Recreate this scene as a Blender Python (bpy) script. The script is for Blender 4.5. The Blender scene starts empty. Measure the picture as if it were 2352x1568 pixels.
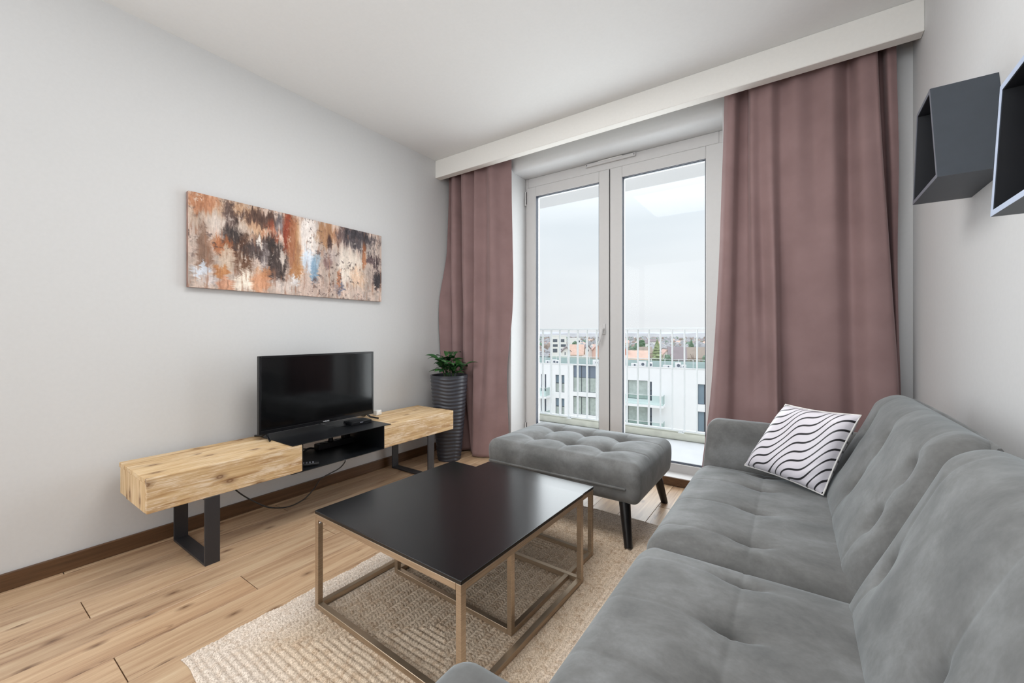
import bpy, bmesh, math, random
import numpy as np
from mathutils import Vector, Matrix, noise as mnoise

random.seed(7)
RNG = np.random.RandomState(7)
S = bpy.context.scene
COL = S.collection
PI = math.pi
R = math.radians

# ------------------------------------------------------------------ camera
CAM = Vector((2.708, 0.0, 1.07))
YAW = math.atan(646 / 936.0)
cd = bpy.data.cameras.new('camera')
cam = bpy.data.objects.new('camera', cd)
COL.objects.link(cam)
cam.location = CAM
cam.rotation_euler = (R(90), 0, YAW)
cd.sensor_width = 36.0
cd.lens = 936 / 2352 * 36.0
cd.shift_y = -18 / 2352.0
cd.clip_start = 0.02
cd.clip_end = 9000
S.camera = cam

# ------------------------------------------------------------------ world: even overcast sky, brighter towards the zenith
w = bpy.data.worlds.new('overcast')
S.world = w
w.use_nodes = True
nt = w.node_tree
nt.nodes.clear()
out = nt.nodes.new('ShaderNodeOutputWorld')
bg = nt.nodes.new('ShaderNodeBackground')
tc = nt.nodes.new('ShaderNodeTexCoord')
sep = nt.nodes.new('ShaderNodeSeparateXYZ')
rmp = nt.nodes.new('ShaderNodeValToRGB')
nz = nt.nodes.new('ShaderNodeTexNoise')
mp = nt.nodes.new('ShaderNodeMapping')
mul = nt.nodes.new('ShaderNodeMixRGB')
nt.links.new(tc.outputs['Generated'], sep.inputs[0])
nt.links.new(sep.outputs['Z'], rmp.inputs[0])
mp.inputs['Scale'].default_value = (1.2, 1.2, 5)
nt.links.new(tc.outputs['Generated'], mp.inputs[0])
nt.links.new(mp.outputs[0], nz.inputs['Vector'])
nz.inputs['Scale'].default_value = 1.6
nz.inputs['Detail'].default_value = 4
e = rmp.color_ramp.elements
e[0].position = 0.0
e[0].color = (0.86, 0.88, 0.90, 1)
e[1].position = 1.0
e[1].color = (2.5, 2.6, 2.7, 1)
m = e.new(0.25)
m.color = (0.84, 0.905, 0.955, 1)
cr2 = nt.nodes.new('ShaderNodeValToRGB')
cr2.color_ramp.elements[0].position = 0.35
cr2.color_ramp.elements[0].color = (0.97, 0.975, 0.98, 1)
cr2.color_ramp.elements[1].position = 0.7
cr2.color_ramp.elements[1].color = (1.06, 1.05, 1.04, 1)
nt.links.new(nz.outputs['Fac'], cr2.inputs[0])
mul.blend_type = 'MULTIPLY'
mul.inputs[0].default_value = 1
nt.links.new(rmp.outputs[0], mul.inputs[1])
nt.links.new(cr2.outputs[0], mul.inputs[2])
nt.links.new(mul.outputs[0], bg.inputs[0])
bg.inputs[1].default_value = 1.0
nt.links.new(bg.outputs[0], out.inputs[0])


def area(name, loc, rot, sx, sy, power, color, spread=180):
    l = bpy.data.lights.new(name, 'AREA')
    l.shape = 'RECTANGLE'
    l.size, l.size_y = sx, sy
    l.energy = power
    l.color = color
    l.spread = R(spread)
    o = bpy.data.objects.new(name, l)
    o.location = loc
    o.rotation_euler = rot
    COL.objects.link(o)
    return o


# added unseen fill lights behind the camera and overhead; the last one boosts balcony daylight
area('daylight_rear_window', (1.45, -2.55, 1.5), (R(90), 0, 0), 2.8, 2.1, 21, (0.93, 0.97, 1.0), 110)  # added fill for the cool light from behind the camera
area('daylight_side_window', (0.06, -1.25, 1.45), (R(90), 0, R(-90)), 1.8, 1.9, 26, (0.88, 0.95, 1.0))  # added fill aimed at the right wall and sofa
area('uplighter_rear', (1.6, -1.3, 1.95), (R(180), 0, 0), 1.2, 1.2, 22, (0.97, 0.985, 1.0))  # added fill to brighten the ceiling
area('ceiling_lamp', (1.70, 1.25, 2.63), (0, 0, 0), 1.0, 1.0, 27, (1.0, 0.985, 0.965))  # added fill, out of view, lifting the seats, floor and far wall
area('daylight_balcony', (1.5, 3.30, 1.35), (R(-90), 0, 0), 1.5, 2.2, 46, (0.92, 0.97, 1.0))

S.view_settings.view_transform = 'Standard'
S.view_settings.look = 'None'
S.view_settings.gamma = 1.0
S.view_settings.exposure = 0.0
S.view_settings.use_curve_mapping = False
S.cycles.max_bounces = 10
S.cycles.diffuse_bounces = 5
S.cycles.glossy_bounces = 4
S.cycles.transparent_max_bounces = 16
S.cycles.use_denoising = True
S.cycles.sample_clamp_indirect = 8


# ------------------------------------------------------------------ materials
def lin(c):
    c = c / 255.0
    return c / 12.92 if c <= 0.04045 else ((c + 0.055) / 1.055) ** 2.4


def rgb(r, g, b):
    return (lin(r), lin(g), lin(b), 1.0)


class NT:
    def __init__(s, name):
        s.m = bpy.data.materials.new(name)
        s.m.use_nodes = True
        s.t = s.m.node_tree
        s.b = s.t.nodes['Principled BSDF']

    def n(s, kind, **kw):
        x = s.t.nodes.new(kind)
        for k, v in kw.items():
            if hasattr(x, k):
                setattr(x, k, v)
            else:
                x.inputs[k].default_value = v
        return x

    def l(s, a, b):
        s.t.links.new(a, b)

    def val(s, **kw):
        for k, v in kw.items():
            s.b.inputs[k.replace('_', ' ')].default_value = v

    def ramp(s, fac, stops):
        r = s.n('ShaderNodeValToRGB')
        el = r.color_ramp.elements
        el[0].position, el[0].color = stops[0]
        el[1].position, el[1].color = stops[-1]
        for p, c in stops[1:-1]:
            q = el.new(p)
            q.color = c
        s.l(fac, r.inputs[0])
        return r.outputs[0]

    def noise(s, vec=None, scale=5, detail=3, rough=0.5, dist=0.0):
        x = s.n('ShaderNodeTexNoise')
        x.inputs['Scale'].default_value = scale
        x.inputs['Detail'].default_value = detail
        x.inputs['Roughness'].default_value = rough
        x.inputs['Distortion'].default_value = dist
        if vec is not None:
            s.l(vec, x.inputs['Vector'])
        return x.outputs['Fac']

    def coords(s, kind='Object', scale=(1, 1, 1), loc=(0, 0, 0), rand=False):
        tc = s.n('ShaderNodeTexCoord')
        mp = s.n('ShaderNodeMapping')
        mp.inputs['Scale'].default_value = scale
        mp.inputs['Location'].default_value = loc
        s.l(tc.outputs[kind], mp.inputs['Vector'])
        if rand:
            oi = s.n('ShaderNodeObjectInfo')
            mm = s.n('ShaderNodeVectorMath', operation='MULTIPLY_ADD')
            mm.inputs[1].default_value = (37.0, 51.0, 23.0)
            s.l(oi.outputs['Random'], mm.inputs[0])
            s.l(mp.outputs[0], mm.inputs[2])
            return mm.outputs[0]
        return mp.outputs[0]

    def world_coords(s, scale=(1, 1, 1), rand=False):
        g = s.n('ShaderNodeNewGeometry')
        mp = s.n('ShaderNodeMapping')
        mp.inputs['Scale'].default_value = scale
        s.l(g.outputs['Position'], mp.inputs['Vector'])
        if rand:
            oi = s.n('ShaderNodeObjectInfo')
            mm = s.n('ShaderNodeVectorMath', operation='MULTIPLY_ADD')
            mm.inputs[1].default_value = (37.0, 51.0, 23.0)
            s.l(oi.outputs['Random'], mm.inputs[0])
            s.l(mp.outputs[0], mm.inputs[2])
            return mm.outputs[0]
        return mp.outputs[0]

    def mix(s, fac, a, b, blend='MIX'):
        x = s.n('ShaderNodeMixRGB', blend_type=blend)
        for i, v in ((0, fac), (1, a), (2, b)):
            if isinstance(v, (int, float)):
                x.inputs[i].default_value = v
            elif isinstance(v, tuple):
                x.inputs[i].default_value = v
            else:
                s.l(v, x.inputs[i])
        return x.outputs[0]

    def math(s, op, a, b=None, clamp=False):
        x = s.n('ShaderNodeMath', operation=op)
        x.use_clamp = clamp
        for i, v in ((0, a), (1, b)):
            if v is None:
                continue
            if isinstance(v, (int, float)):
                x.inputs[i].default_value = v
            else:
                s.l(v, x.inputs[i])
        return x.outputs[0]

    def bump(s, h, strength=0.2, dist=0.002):
        x = s.n('ShaderNodeBump')
        x.inputs['Strength'].default_value = strength
        x.inputs['Distance'].default_value = dist
        s.l(h, x.inputs['Height'])
        s.l(x.outputs[0], s.b.inputs['Normal'])

    def color(s, c):
        s.l(c, s.b.inputs['Base Color'])


def mat_plain(name, c, rough=0.5, metal=0.0, var=0.06, scale=30, bump=0.0, spec=0.5, sheen=0.0, coat=0.0):
    t = NT(name)
    f = t.noise(t.coords('Object'), scale=scale, detail=3)
    lo = tuple(max(0, x * (1 - var)) for x in c[:3]) + (1,)
    hi = tuple(min(1, x * (1 + var)) for x in c[:3]) + (1,)
    t.color(t.ramp(f, [(0.3, lo), (0.7, hi)]))
    t.val(Roughness=rough, Metallic=metal)
    t.b.inputs['Specular IOR Level'].default_value = spec
    if sheen:
        t.b.inputs['Sheen Weight'].default_value = sheen
        t.b.inputs['Sheen Roughness'].default_value = 0.4
    if coat:
        t.b.inputs['Coat Weight'].default_value = coat
    if bump:
        t.bump(f, bump, 0.001)
    return t.m


M = {}
M['wall'] = mat_plain('wall_paint', (0.655, 0.66, 0.665, 1), 0.75, var=0.012, scale=60, bump=0.05)
M['ceiling'] = mat_plain('ceiling_paint', (0.80, 0.805, 0.805, 1), 0.85, var=0.01, scale=60, bump=0.04)
M['pelmet'] = mat_plain('pelmet_paint', (0.84, 0.825, 0.79, 1), 0.75, var=0.012, scale=60, bump=0.05)
M['pvc'] = mat_plain('white_pvc', (0.60, 0.59, 0.585, 1), 0.5, var=0.01)
M['gasket'] = mat_plain('grey_gasket', rgb(62, 68, 80), 0.4)
M['black_metal'] = mat_plain('black_powder_coat', rgb(46, 45, 48), 0.42, var=0.04, scale=90, bump=0.05)
M['black_sheet'] = mat_plain('black_sheet_metal', rgb(17, 19, 22), 0.33, var=0.08, scale=12)
M['black_gloss'] = mat_plain('black_gloss_plastic', rgb(13, 14, 17), 0.22)
M['black_plastic'] = mat_plain('black_plastic', rgb(22, 22, 24), 0.4)
M['screen'] = mat_plain('screen_glass', rgb(6, 7, 9), 0.09, var=0.02)
M['white_print'] = mat_plain('white_print', rgb(235, 235, 238), 0.5)
M['white_plastic'] = mat_plain('white_plastic', rgb(232, 230, 226), 0.4)
M['clear_plastic'] = mat_plain('pale_plastic', rgb(226, 226, 224), 0.25)
M['grey_button'] = mat_plain('grey_rubber', rgb(120, 120, 130), 0.6)
M['table_top'] = mat_plain('black_table_lacquer', rgb(15, 15, 17), 0.2, var=0.12, scale=4, spec=0.5)
M['shelf'] = mat_plain('charcoal_board', rgb(60, 66, 74), 0.45, var=0.04)
M['shelf_edge'] = mat_plain('shelf_edge_band', rgb(92, 98, 108), 0.35, var=0.04)  # shaded copy of the edge band, dimmer light put into the colour
M['shelf_edge_pale'] = mat_plain('pale_edge_band', rgb(172, 186, 210), 0.35, var=0.03)  # lit copy of the same edge band, brightness put into the colour
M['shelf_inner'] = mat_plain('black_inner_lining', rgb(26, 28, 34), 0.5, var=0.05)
M['black_wood'] = mat_plain('black_lacquered_wood', rgb(20, 19, 21), 0.3, var=0.1)
M['planter'] = mat_plain('anthracite_planter', rgb(56, 58, 66), 0.36, var=0.05, scale=20)
M['soil'] = mat_plain('soil', rgb(36, 30, 26), 0.95, var=0.4, scale=60, bump=0.5)
M['stem'] = mat_plain('plant_stem', rgb(70, 92, 52), 0.6, var=0.1)
M['concrete'] = mat_plain('weathered_concrete', rgb(196, 196, 184), 0.85, var=0.12, scale=9, bump=0.3)
M['balcony'] = mat_plain('balcony_tiles', rgb(222, 224, 228), 0.55, var=0.03, scale=6)
M['render_white'] = mat_plain('white_render', rgb(242, 243, 246), 0.8, var=0.015, scale=2)
M['rail'] = mat_plain('white_rail_paint', rgb(232, 235, 236), 0.4, var=0.02)
M['chrome'] = mat_plain('chrome', rgb(205, 205, 210), 0.2, metal=1.0, var=0.02)


def mat_metal_frame():
    t = NT('brushed_champagne_metal')
    f = t.noise(t.coords('Object', (1, 1, 60)), scale=8, detail=2)
    t.color(t.ramp(f, [(0.3, rgb(166, 146, 124)), (0.7, rgb(198, 178, 154))]))
    t.val(Metallic=0.8, Roughness=0.36)
    return t.m


M['champagne'] = mat_metal_frame()


def mat_floor():
    t = NT('oak_laminate')
    v = t.world_coords((1, 1, 1), rand=True)
    mp1 = t.n('ShaderNodeMapping')
    mp1.inputs['Scale'].default_value = (14, 0.9, 1)
    t.l(v, mp1.inputs['Vector'])
    g1 = t.noise(mp1.outputs[0], scale=1.6, detail=6, rough=0.62, dist=1.1)
    mp2 = t.n('ShaderNodeMapping')
    mp2.inputs['Scale'].default_value = (60, 2.2, 1)
    t.l(v, mp2.inputs['Vector'])
    g2 = t.noise(mp2.outputs[0], scale=2.2, detail=4, rough=0.6, dist=0.4)
    base = t.ramp(g1, [(0.26, rgb(150, 119, 95)), (0.40, rgb(180, 149, 119)), (0.56, rgb(196, 168, 137)), (0.75, rgb(210, 187, 156))])
    fine = t.ramp(g2, [(0.3, (0.76, 0.72, 0.69, 1)), (0.62, (1, 1, 1, 1))])
    c = t.mix(0.55, base, fine, 'MULTIPLY')
    # thin dark cracks along the grain
    mp4 = t.n('ShaderNodeMapping')
    mp4.inputs['Scale'].default_value = (9, 0.55, 1)
    t.l(v, mp4.inputs['Vector'])
    g4 = t.noise(mp4.outputs[0], scale=1.9, detail=3, rough=0.5, dist=0.8)
    ridge = t.math('ABSOLUTE', t.math('SUBTRACT', g4, 0.5))
    crack = t.ramp(ridge, [(0.0, (1, 1, 1, 1)), (0.012, (0, 0, 0, 1))])
    sel = t.ramp(g1, [(0.40, (1, 1, 1, 1)), (0.47, (0, 0, 0, 1))])
    c = t.mix(t.math('MULTIPLY', t.math('MULTIPLY', crack, sel), 0.7), c, rgb(104, 76, 56))
    # knots
    mp3 = t.n('ShaderNodeMapping')
    mp3.inputs['Scale'].default_value = (9.0, 4.2, 1)
    t.l(v, mp3.inputs['Vector'])
    vo = t.n('ShaderNodeTexVoronoi', voronoi_dimensions='2D')
    vo.inputs['Scale'].default_value = 1.0
    t.l(mp3.outputs[0], vo.inputs['Vector'])
    kn = t.ramp(vo.outputs['Distance'], [(0.02, (1, 1, 1, 1)), (0.05, (0.7, 0.7, 0.7, 1)), (0.16, (0, 0, 0, 1))])
    sc_ = t.n('ShaderNodeSeparateColor')
    t.l(vo.outputs['Color'], sc_.inputs[0])
    kn = t.math('MULTIPLY', kn, t.math('GREATER_THAN', sc_.outputs[0], 0.62))
    c = t.mix(t.math('MULTIPLY', kn, 0.85), c, rgb(96, 66, 46))
    oi = t.n('ShaderNodeObjectInfo')
    tint = t.ramp(oi.outputs['Random'], [(0.0, (0.88, 0.87, 0.87, 1)), (0.5, (0.99, 0.98, 0.97, 1)), (1.0, (1.08, 1.05, 1.02, 1))])
    c = t.mix(1.0, c, tint, 'MULTIPLY')
    t.color(c)
    t.val(Roughness=0.36)
    t.bump(g2, 0.06, 0.001)
    return t.m


M['floor'] = mat_floor()


def mat_dark_wood():
    t = NT('dark_oak_skirting')
    g = t.noise(t.world_coords((10, 1.2, 30)), scale=2, detail=5, rough=0.6, dist=0.5)
    t.color(t.ramp(g, [(0.3, rgb(78, 54, 34)), (0.6, rgb(101, 72, 48)), (0.8, rgb(116, 86, 60))]))
    t.val(Roughness=0.42)
    return t.m


M['dark_wood'] = mat_dark_wood()


def mat_pine(name, along, wash=0.5, dark=0.0):
    """along: grain axis 0/1/2"""
    t = NT(name)

    def sc(across, along_):
        q = [across] * 3
        q[along] = along_
        return tuple(q)
    v = t.world_coords((1, 1, 1), rand=True)
    a = t.n('ShaderNodeMapping')
    a.inputs['Scale'].default_value = sc(12, 0.8)
    t.l(v, a.inputs['Vector'])
    g = t.noise(a.outputs[0], scale=2.2, detail=6, rough=0.6, dist=1.3)
    c = t.ramp(g, [(0.26, rgb(160, 120, 78)), (0.42, rgb(202, 168, 122)), (0.58, rgb(222, 194, 152)), (0.78, rgb(236, 214, 178))])
    b = t.n('ShaderNodeMapping')
    b.inputs['Scale'].default_value = sc(85, 3.0)
    t.l(v, b.inputs['Vector'])
    g2 = t.noise(b.outputs[0], scale=2, detail=4, rough=0.65, dist=0.3)
    c = t.mix(0.55, c, t.ramp(g2, [(0.30, (0.62, 0.53, 0.43, 1)), (0.56, (1, 1, 1, 1))]), 'MULTIPLY')
    # worn white wash in broken saw marks
    d = t.n('ShaderNodeMapping')
    d.inputs['Scale'].default_value = sc(9, 3.0)
    t.l(v, d.inputs['Vector'])
    g3 = t.noise(d.outputs[0], scale=2.0, detail=6, rough=0.72)
    ww = t.math('MULTIPLY', t.ramp(g3, [(0.46, (0, 0, 0, 1)), (0.60, (1, 1, 1, 1))]), t.ramp(g2, [(0.42, (0, 0, 0, 1)), (0.56, (1, 1, 1, 1))]))
    c = t.mix(t.math('MULTIPLY', ww, wash), c, rgb(240, 224, 202))
    # small dark knots with a pale ring
    sp = t.n('ShaderNodeSeparateXYZ')
    t.l(v, sp.inputs[0])
    ax = [sp.outputs[0], sp.outputs[1], sp.outputs[2]]
    al = ax.pop(along)
    cb_ = t.n('ShaderNodeCombineXYZ')
    t.l(t.math('MULTIPLY', al, 5.5), cb_.inputs[0])
    t.l(t.math('MULTIPLY', t.math('ADD', ax[0], ax[1]), 10.0), cb_.inputs[1])
    vo = t.n('ShaderNodeTexVoronoi', voronoi_dimensions='2D')
    vo.inputs['Scale'].default_value = 1.0
    t.l(cb_.outputs[0], vo.inputs['Vector'])
    kn = t.ramp(vo.outputs['Distance'], [(0.0, (0.5, 0.5, 0.5, 1)), (0.060, (1, 1, 1, 1)), (0.10, (0.5, 0.5, 0.5, 1)), (0.24, (0, 0, 0, 1))])
    sc_ = t.n('ShaderNodeSeparateColor')
    t.l(vo.outputs['Color'], sc_.inputs[0])
    kn = t.math('MULTIPLY', kn, t.math('GREATER_THAN', sc_.outputs[0], 0.38))
    c = t.mix(t.math('MULTIPLY', kn, 0.85), c, rgb(104, 64, 34))
    oi = t.n('ShaderNodeObjectInfo')
    c = t.mix(1.0, c, t.ramp(oi.outputs['Random'], [(0.0, (0.93 - dark, 0.90 - dark, 0.86 - dark, 1)), (1.0, (1.05 - dark, 1.05 - dark, 1.06 - dark, 1))]), 'MULTIPLY')
    t.color(c)
    t.val(Roughness=0.7)
    t.bump(g2, 0.35, 0.002)
    return t.m


M['pine'] = mat_pine('rough_sawn_pine', 1, 0.35)
M['pine_worn'] = mat_pine('worn_saw_marked_pine', 1, 0.75, 0.03)
M['pine_end'] = mat_pine('pine_end_board', 2, 0.2, 0.04)



def mat_velvet(name, lo, mid, hi, sheen=0.35, patch=1.0, fine=900):
    t = NT(name)
    v = t.coords('Object')
    a = t.n('ShaderNodeMapping')
    a.inputs['Scale'].default_value = (1.2, 1.7, 1.4)
    t.l(v, a.inputs['Vector'])
    g = t.noise(a.outputs[0], scale=4.6 * patch, detail=6, rough=0.66, dist=0.25)
    c = t.ramp(g, [(0.32, lo), (0.5, mid), (0.68, hi)])
    g2 = t.noise(v, scale=fine * 0.12, detail=2)
    c = t.mix(0.25, c, t.ramp(g2, [(0.3, (0.8, 0.8, 0.8, 1)), (0.7, (1.1, 1.1, 1.1, 1))]), 'MULTIPLY')
    t.color(c)
    t.val(Roughness=0.78)
    t.b.inputs['Specular IOR Level'].default_value = 0.25
    t.b.inputs['Sheen Weight'].default_value = sheen
    t.b.inputs['Sheen Roughness'].default_value = 0.38
    t.b.inputs['Sheen Tint'].default_value = (0.80, 0.90, 0.95, 1)
    t.bump(g2, 0.12, 0.001)
    return t.m


M['velvet'] = mat_velvet('grey_velvet', rgb(93, 93, 92), rgb(110, 110, 109), rgb(128, 129, 129))
M['velvet_dark'] = mat_plain('grey_velvet_seam', rgb(58, 58, 57), 0.85, sheen=0.2)


def mat_curtain():
    t = NT('dusty_pink_velour')
    v = t.coords('Object')
    g = t.noise(v, scale=5, detail=4, rough=0.55)
    c = t.ramp(g, [(0.3, rgb(135, 110, 109)), (0.7, rgb(148, 122, 121))])
    t.color(c)
    t.val(Roughness=0.8)
    t.b.inputs['Specular IOR Level'].default_value = 0.2
    t.b.inputs['Sheen Weight'].default_value = 0.3
    t.b.inputs['Sheen Roughness'].default_value = 0.4
    t.b.inputs['Sheen Tint'].default_value = (1, 0.85, 0.85, 1)
    return t.m


M['curtain'] = mat_curtain()


def mat_rug():
    t = NT('jute_braid')
    at = t.n('ShaderNodeVertexColor', layer_name='tone')
    v = t.coords('Object')
    g = t.noise(v, scale=210, detail=2, rough=0.7)
    c = t.mix(1.0, at.outputs['Color'], t.ramp(g, [(0.32, (0.60, 0.55, 0.50, 1)), (0.62, (1.12, 1.11, 1.10, 1))]), 'MULTIPLY')
    t.color(c)
    t.val(Roughness=0.92)
    t.b.inputs['Specular IOR Level'].default_value = 0.1
    t.bump(g, 0.6, 0.003)
    return t.m


M['rug'] = mat_rug()


def mat_attr(name, layer, rough=0.55, bump=True):
    t = NT(name)
    at = t.n('ShaderNodeVertexColor', layer_name=layer)
    t.color(at.outputs['Color'])
    t.val(Roughness=rough)
    if bump:
        t.bump(t.noise(t.coords('Object', (1, 1, 3)), scale=90, detail=3), 0.25, 0.001)
    return t.m


M['art'] = mat_attr('acrylic_on_canvas', 'paint')


def mat_pillow():
    t = NT('satin_with_wavy_lines')
    uv = t.n('ShaderNodeTexCoord')
    sp = t.n('ShaderNodeSeparateXYZ')
    t.l(uv.outputs['UV'], sp.inputs[0])
    u, v = sp.outputs[0], sp.outputs[1]
    wv = t.math('SINE', t.math('MULTIPLY', t.math('ADD', t.math('ADD', u, t.math('MULTIPLY', v, 0.16)), -0.50), 2 * PI / 0.43))
    x = t.math('SUBTRACT', t.math('SUBTRACT', v, t.math('MULTIPLY', wv, 0.062)), t.math('MULTIPLY', u, 1.12))
    fr = t.math('FRACT', t.math('ADD', t.math('MULTIPLY', x, 7.4), 20.0))
    d = t.math('ABSOLUTE', t.math('SUBTRACT', fr, 0.5))
    line = t.ramp(d, [(0.100, (1, 1, 1, 1)), (0.118, (0, 0, 0, 1))])
    t.color(t.mix(line, rgb(226, 222, 230), rgb(28, 28, 34)))
    t.val(Roughness=0.38)
    t.b.inputs['Sheen Weight'].default_value = 0.2
    g = t.noise(t.coords('Object', (1, 1, 1)), scale=22, detail=3, dist=1.5)
    t.bump(g, 0.25, 0.004)
    return t.m


M['pillow'] = mat_pillow()


def mat_leaf():
    t = NT('glossy_leaf')
    oi = t.n('ShaderNodeObjectInfo')
    c = t.ramp(oi.outputs['Random'], [(0.0, rgb(26, 62, 32)), (0.6, rgb(42, 92, 46)), (1.0, rgb(74, 126, 66))])
    t.color(c)
    t.val(Roughness=0.4)
    return t.m


M['leaf'] = mat_leaf()


def mat_glass(name='window_glass', tint=(1, 1, 1, 1), refl=1.0):
    m_ = bpy.data.materials.new(name)
    m_.use_nodes = True
    t = m_.node_tree
    t.nodes.clear()
    o = t.nodes.new('ShaderNodeOutputMaterial')
    mx = t.nodes.new('ShaderNodeMixShader')
    tr = t.nodes.new('ShaderNodeBsdfTransparent')
    gl = t.nodes.new('ShaderNodeBsdfGlossy')
    fr = t.nodes.new('ShaderNodeFresnel')
    fr.inputs['IOR'].default_value = 1.3
    gl.inputs['Roughness'].default_value = 0.01
    tr.inputs[0].default_value = tint
    mu = t.nodes.new('ShaderNodeMath')
    mu.operation = 'MULTIPLY'
    mu.inputs[1].default_value = refl
    t.links.new(fr.outputs[0], mu.inputs[0])
    t.links.new(mu.outputs[0], mx.inputs[0])
    t.links.new(tr.outputs[0], mx.inputs[1])
    t.links.new(gl.outputs[0], mx.inputs[2])
    t.links.new(mx.outputs[0], o.inputs[0])
    return m_


M['glass'] = mat_glass('window_glass', (0.985, 0.99, 0.99, 1), 0.35)
M['green_glass'] = mat_glass('tinted_balcony_glass', (0.82, 0.88, 0.86, 1), 0.5)


# ------------------------------------------------------------------ geometry helpers
def new_bm():
    return bmesh.new()


def add_box(bm, lo, hi, bevel=0.0, seg=1, mtx=None):
    lo, hi = Vector(lo), Vector(hi)
    c = (lo + hi) / 2
    s = hi - lo
    r = bmesh.ops.create_cube(bm, size=1.0)
    vs = r['verts']
    for v in vs:
        v.co = Vector((v.co.x * s.x, v.co.y * s.y, v.co.z * s.z)) + c
    if bevel > 0:
        es = list({e_ for v in vs for e_ in v.link_edges})
        g = bmesh.ops.bevel(bm, geom=es, offset=bevel, segments=seg, affect='EDGES', profile=0.5)
        vs = list({v for f in g['faces'] for v in f.verts} | {v for v in vs if v.is_valid})
    if mtx is not None:
        bmesh.ops.transform(bm, matrix=mtx, verts=[v for v in vs if v.is_valid])
    return vs


def add_cyl(bm, p0, p1, r0, r1=None, seg=12, caps=True):
    r1 = r0 if r1 is None else r1
    p0, p1 = Vector(p0), Vector(p1)
    d = (p1 - p0)
    q = d.to_track_quat('Z', 'Y')
    rings = []
    for p, r in ((p0, r0), (p1, r1)):
        rings.append([bm.verts.new(p + q @ Vector((r * math.cos(2 * PI * i / seg), r * math.sin(2 * PI * i / seg), 0))) for i in range(seg)])
    for i in range(seg):
        j = (i + 1) % seg
        bm.faces.new((rings[0][i], rings[0][j], rings[1][j], rings[1][i]))
    if caps:
        bm.faces.new(list(reversed(rings[0])))
        bm.faces.new(rings[1])
    return rings


def add_tube(bm, pts, r, seg=8):
    pts = [Vector(p) for p in pts]
    rings = []
    up = Vector((0, 0, 1))
    for i, p in enumerate(pts):
        a = pts[max(0, i - 1)]
        b = pts[min(len(pts) - 1, i + 1)]
        t = (b - a).normalized()
        x = t.cross(up)
        if x.length < 0.05:
            x = t.cross(Vector((1, 0, 0)))
        x.normalize()
        y = x.cross(t)
        rr = r(i / (len(pts) - 1)) if callable(r) else r
        rings.append([bm.verts.new(p + (x * math.cos(2 * PI * k / seg) + y * math.sin(2 * PI * k / seg)) * rr) for k in range(seg)])
    for a, b in zip(rings, rings[1:]):
        for k in range(seg):
            j = (k + 1) % seg
            bm.faces.new((a[k], a[j], b[j], b[k]))
    bm.faces.new(list(reversed(rings[0])))
    bm.faces.new(rings[-1])


def spline(pts, n=8):
    P = [np.array(p, float) for p in pts]
    P = [2 * P[0] - P[1]] + P + [2 * P[-1] - P[-2]]
    o = []
    for i in range(1, len(P) - 2):
        for k in range(n):
            t = k / n
            o.append(0.5 * ((2 * P[i]) + (-P[i - 1] + P[i + 1]) * t + (2 * P[i - 1] - 5 * P[i] + 4 * P[i + 1] - P[i + 2]) * t * t
                            + (-P[i - 1] + 3 * P[i] - 3 * P[i + 1] + P[i + 2]) * t ** 3))
    o.append(P[-2])
    return o


def add_lathe(bm, prof, seg=48, f=None):
    rings = []
    for (r, z) in prof:
        rings.append([bm.verts.new(((f(r, z, 2 * PI * i / seg) if f else r) * math.cos(2 * PI * i / seg),
                                    (f(r, z, 2 * PI * i / seg) if f else r) * math.sin(2 * PI * i / seg), z)) for i in range(seg)])
    for a, b in zip(rings, rings[1:]):
        for i in range(seg):
            j = (i + 1) % seg
            bm.faces.new((a[i], a[j], b[j], b[i]))
    return rings


def obj(name, bm, m_, parent=None, smooth=False, loc=None, rotz=None, auto=None):
    me = bpy.data.meshes.new(name)
    if isinstance(bm, bmesh.types.BMesh):
        bmesh.ops.recalc_face_normals(bm, faces=bm.faces[:])
        bm.to_mesh(me)
        bm.free()
    else:
        v, f = bm
        me.from_pydata([tuple(x) for x in v], [], [tuple(int(i) for i in q) for q in f])
    me.materials.append(M[m_] if isinstance(m_, str) else m_)
    if smooth:
        me.polygons.foreach_set('use_smooth', [True] * len(me.polygons))
        if auto is not None:
            me.set_sharp_from_angle(angle=R(auto))
    me.update()
    o = bpy.data.objects.new(name, me)
    COL.objects.link(o)
    if parent is not None:
        o.parent = parent
    if loc is not None:
        o.location = loc
    if rotz is not None:
        o.rotation_euler = (0, 0, rotz)
    return o


def box_obj(name, lo, hi, m_, parent=None, bevel=0.0, seg=1):
    bm = new_bm()
    add_box(bm, lo, hi, bevel, seg)
    return obj(name, bm, m_, parent)


def empty(name, loc=(0, 0, 0), rotz=0.0):
    o = bpy.data.objects.new(name, None)
    o.empty_display_size = 0.05
    o.location = loc
    o.rotation_euler = (0, 0, rotz)
    COL.objects.link(o)
    return o


def tag(o, label=None, cat=None, group=None, kind=None):
    if label:
        o['label'] = label
    if cat:
        o['category'] = cat
    if group:
        o['group'] = group
    if kind:
        o['kind'] = kind
    return o


def thing(name, label, cat, loc=(0, 0, 0), rotz=0.0, group=None):
    return tag(empty(name, loc, rotz), label, cat, group)


def struct(o):
    o['kind'] = 'structure'
    return o


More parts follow.
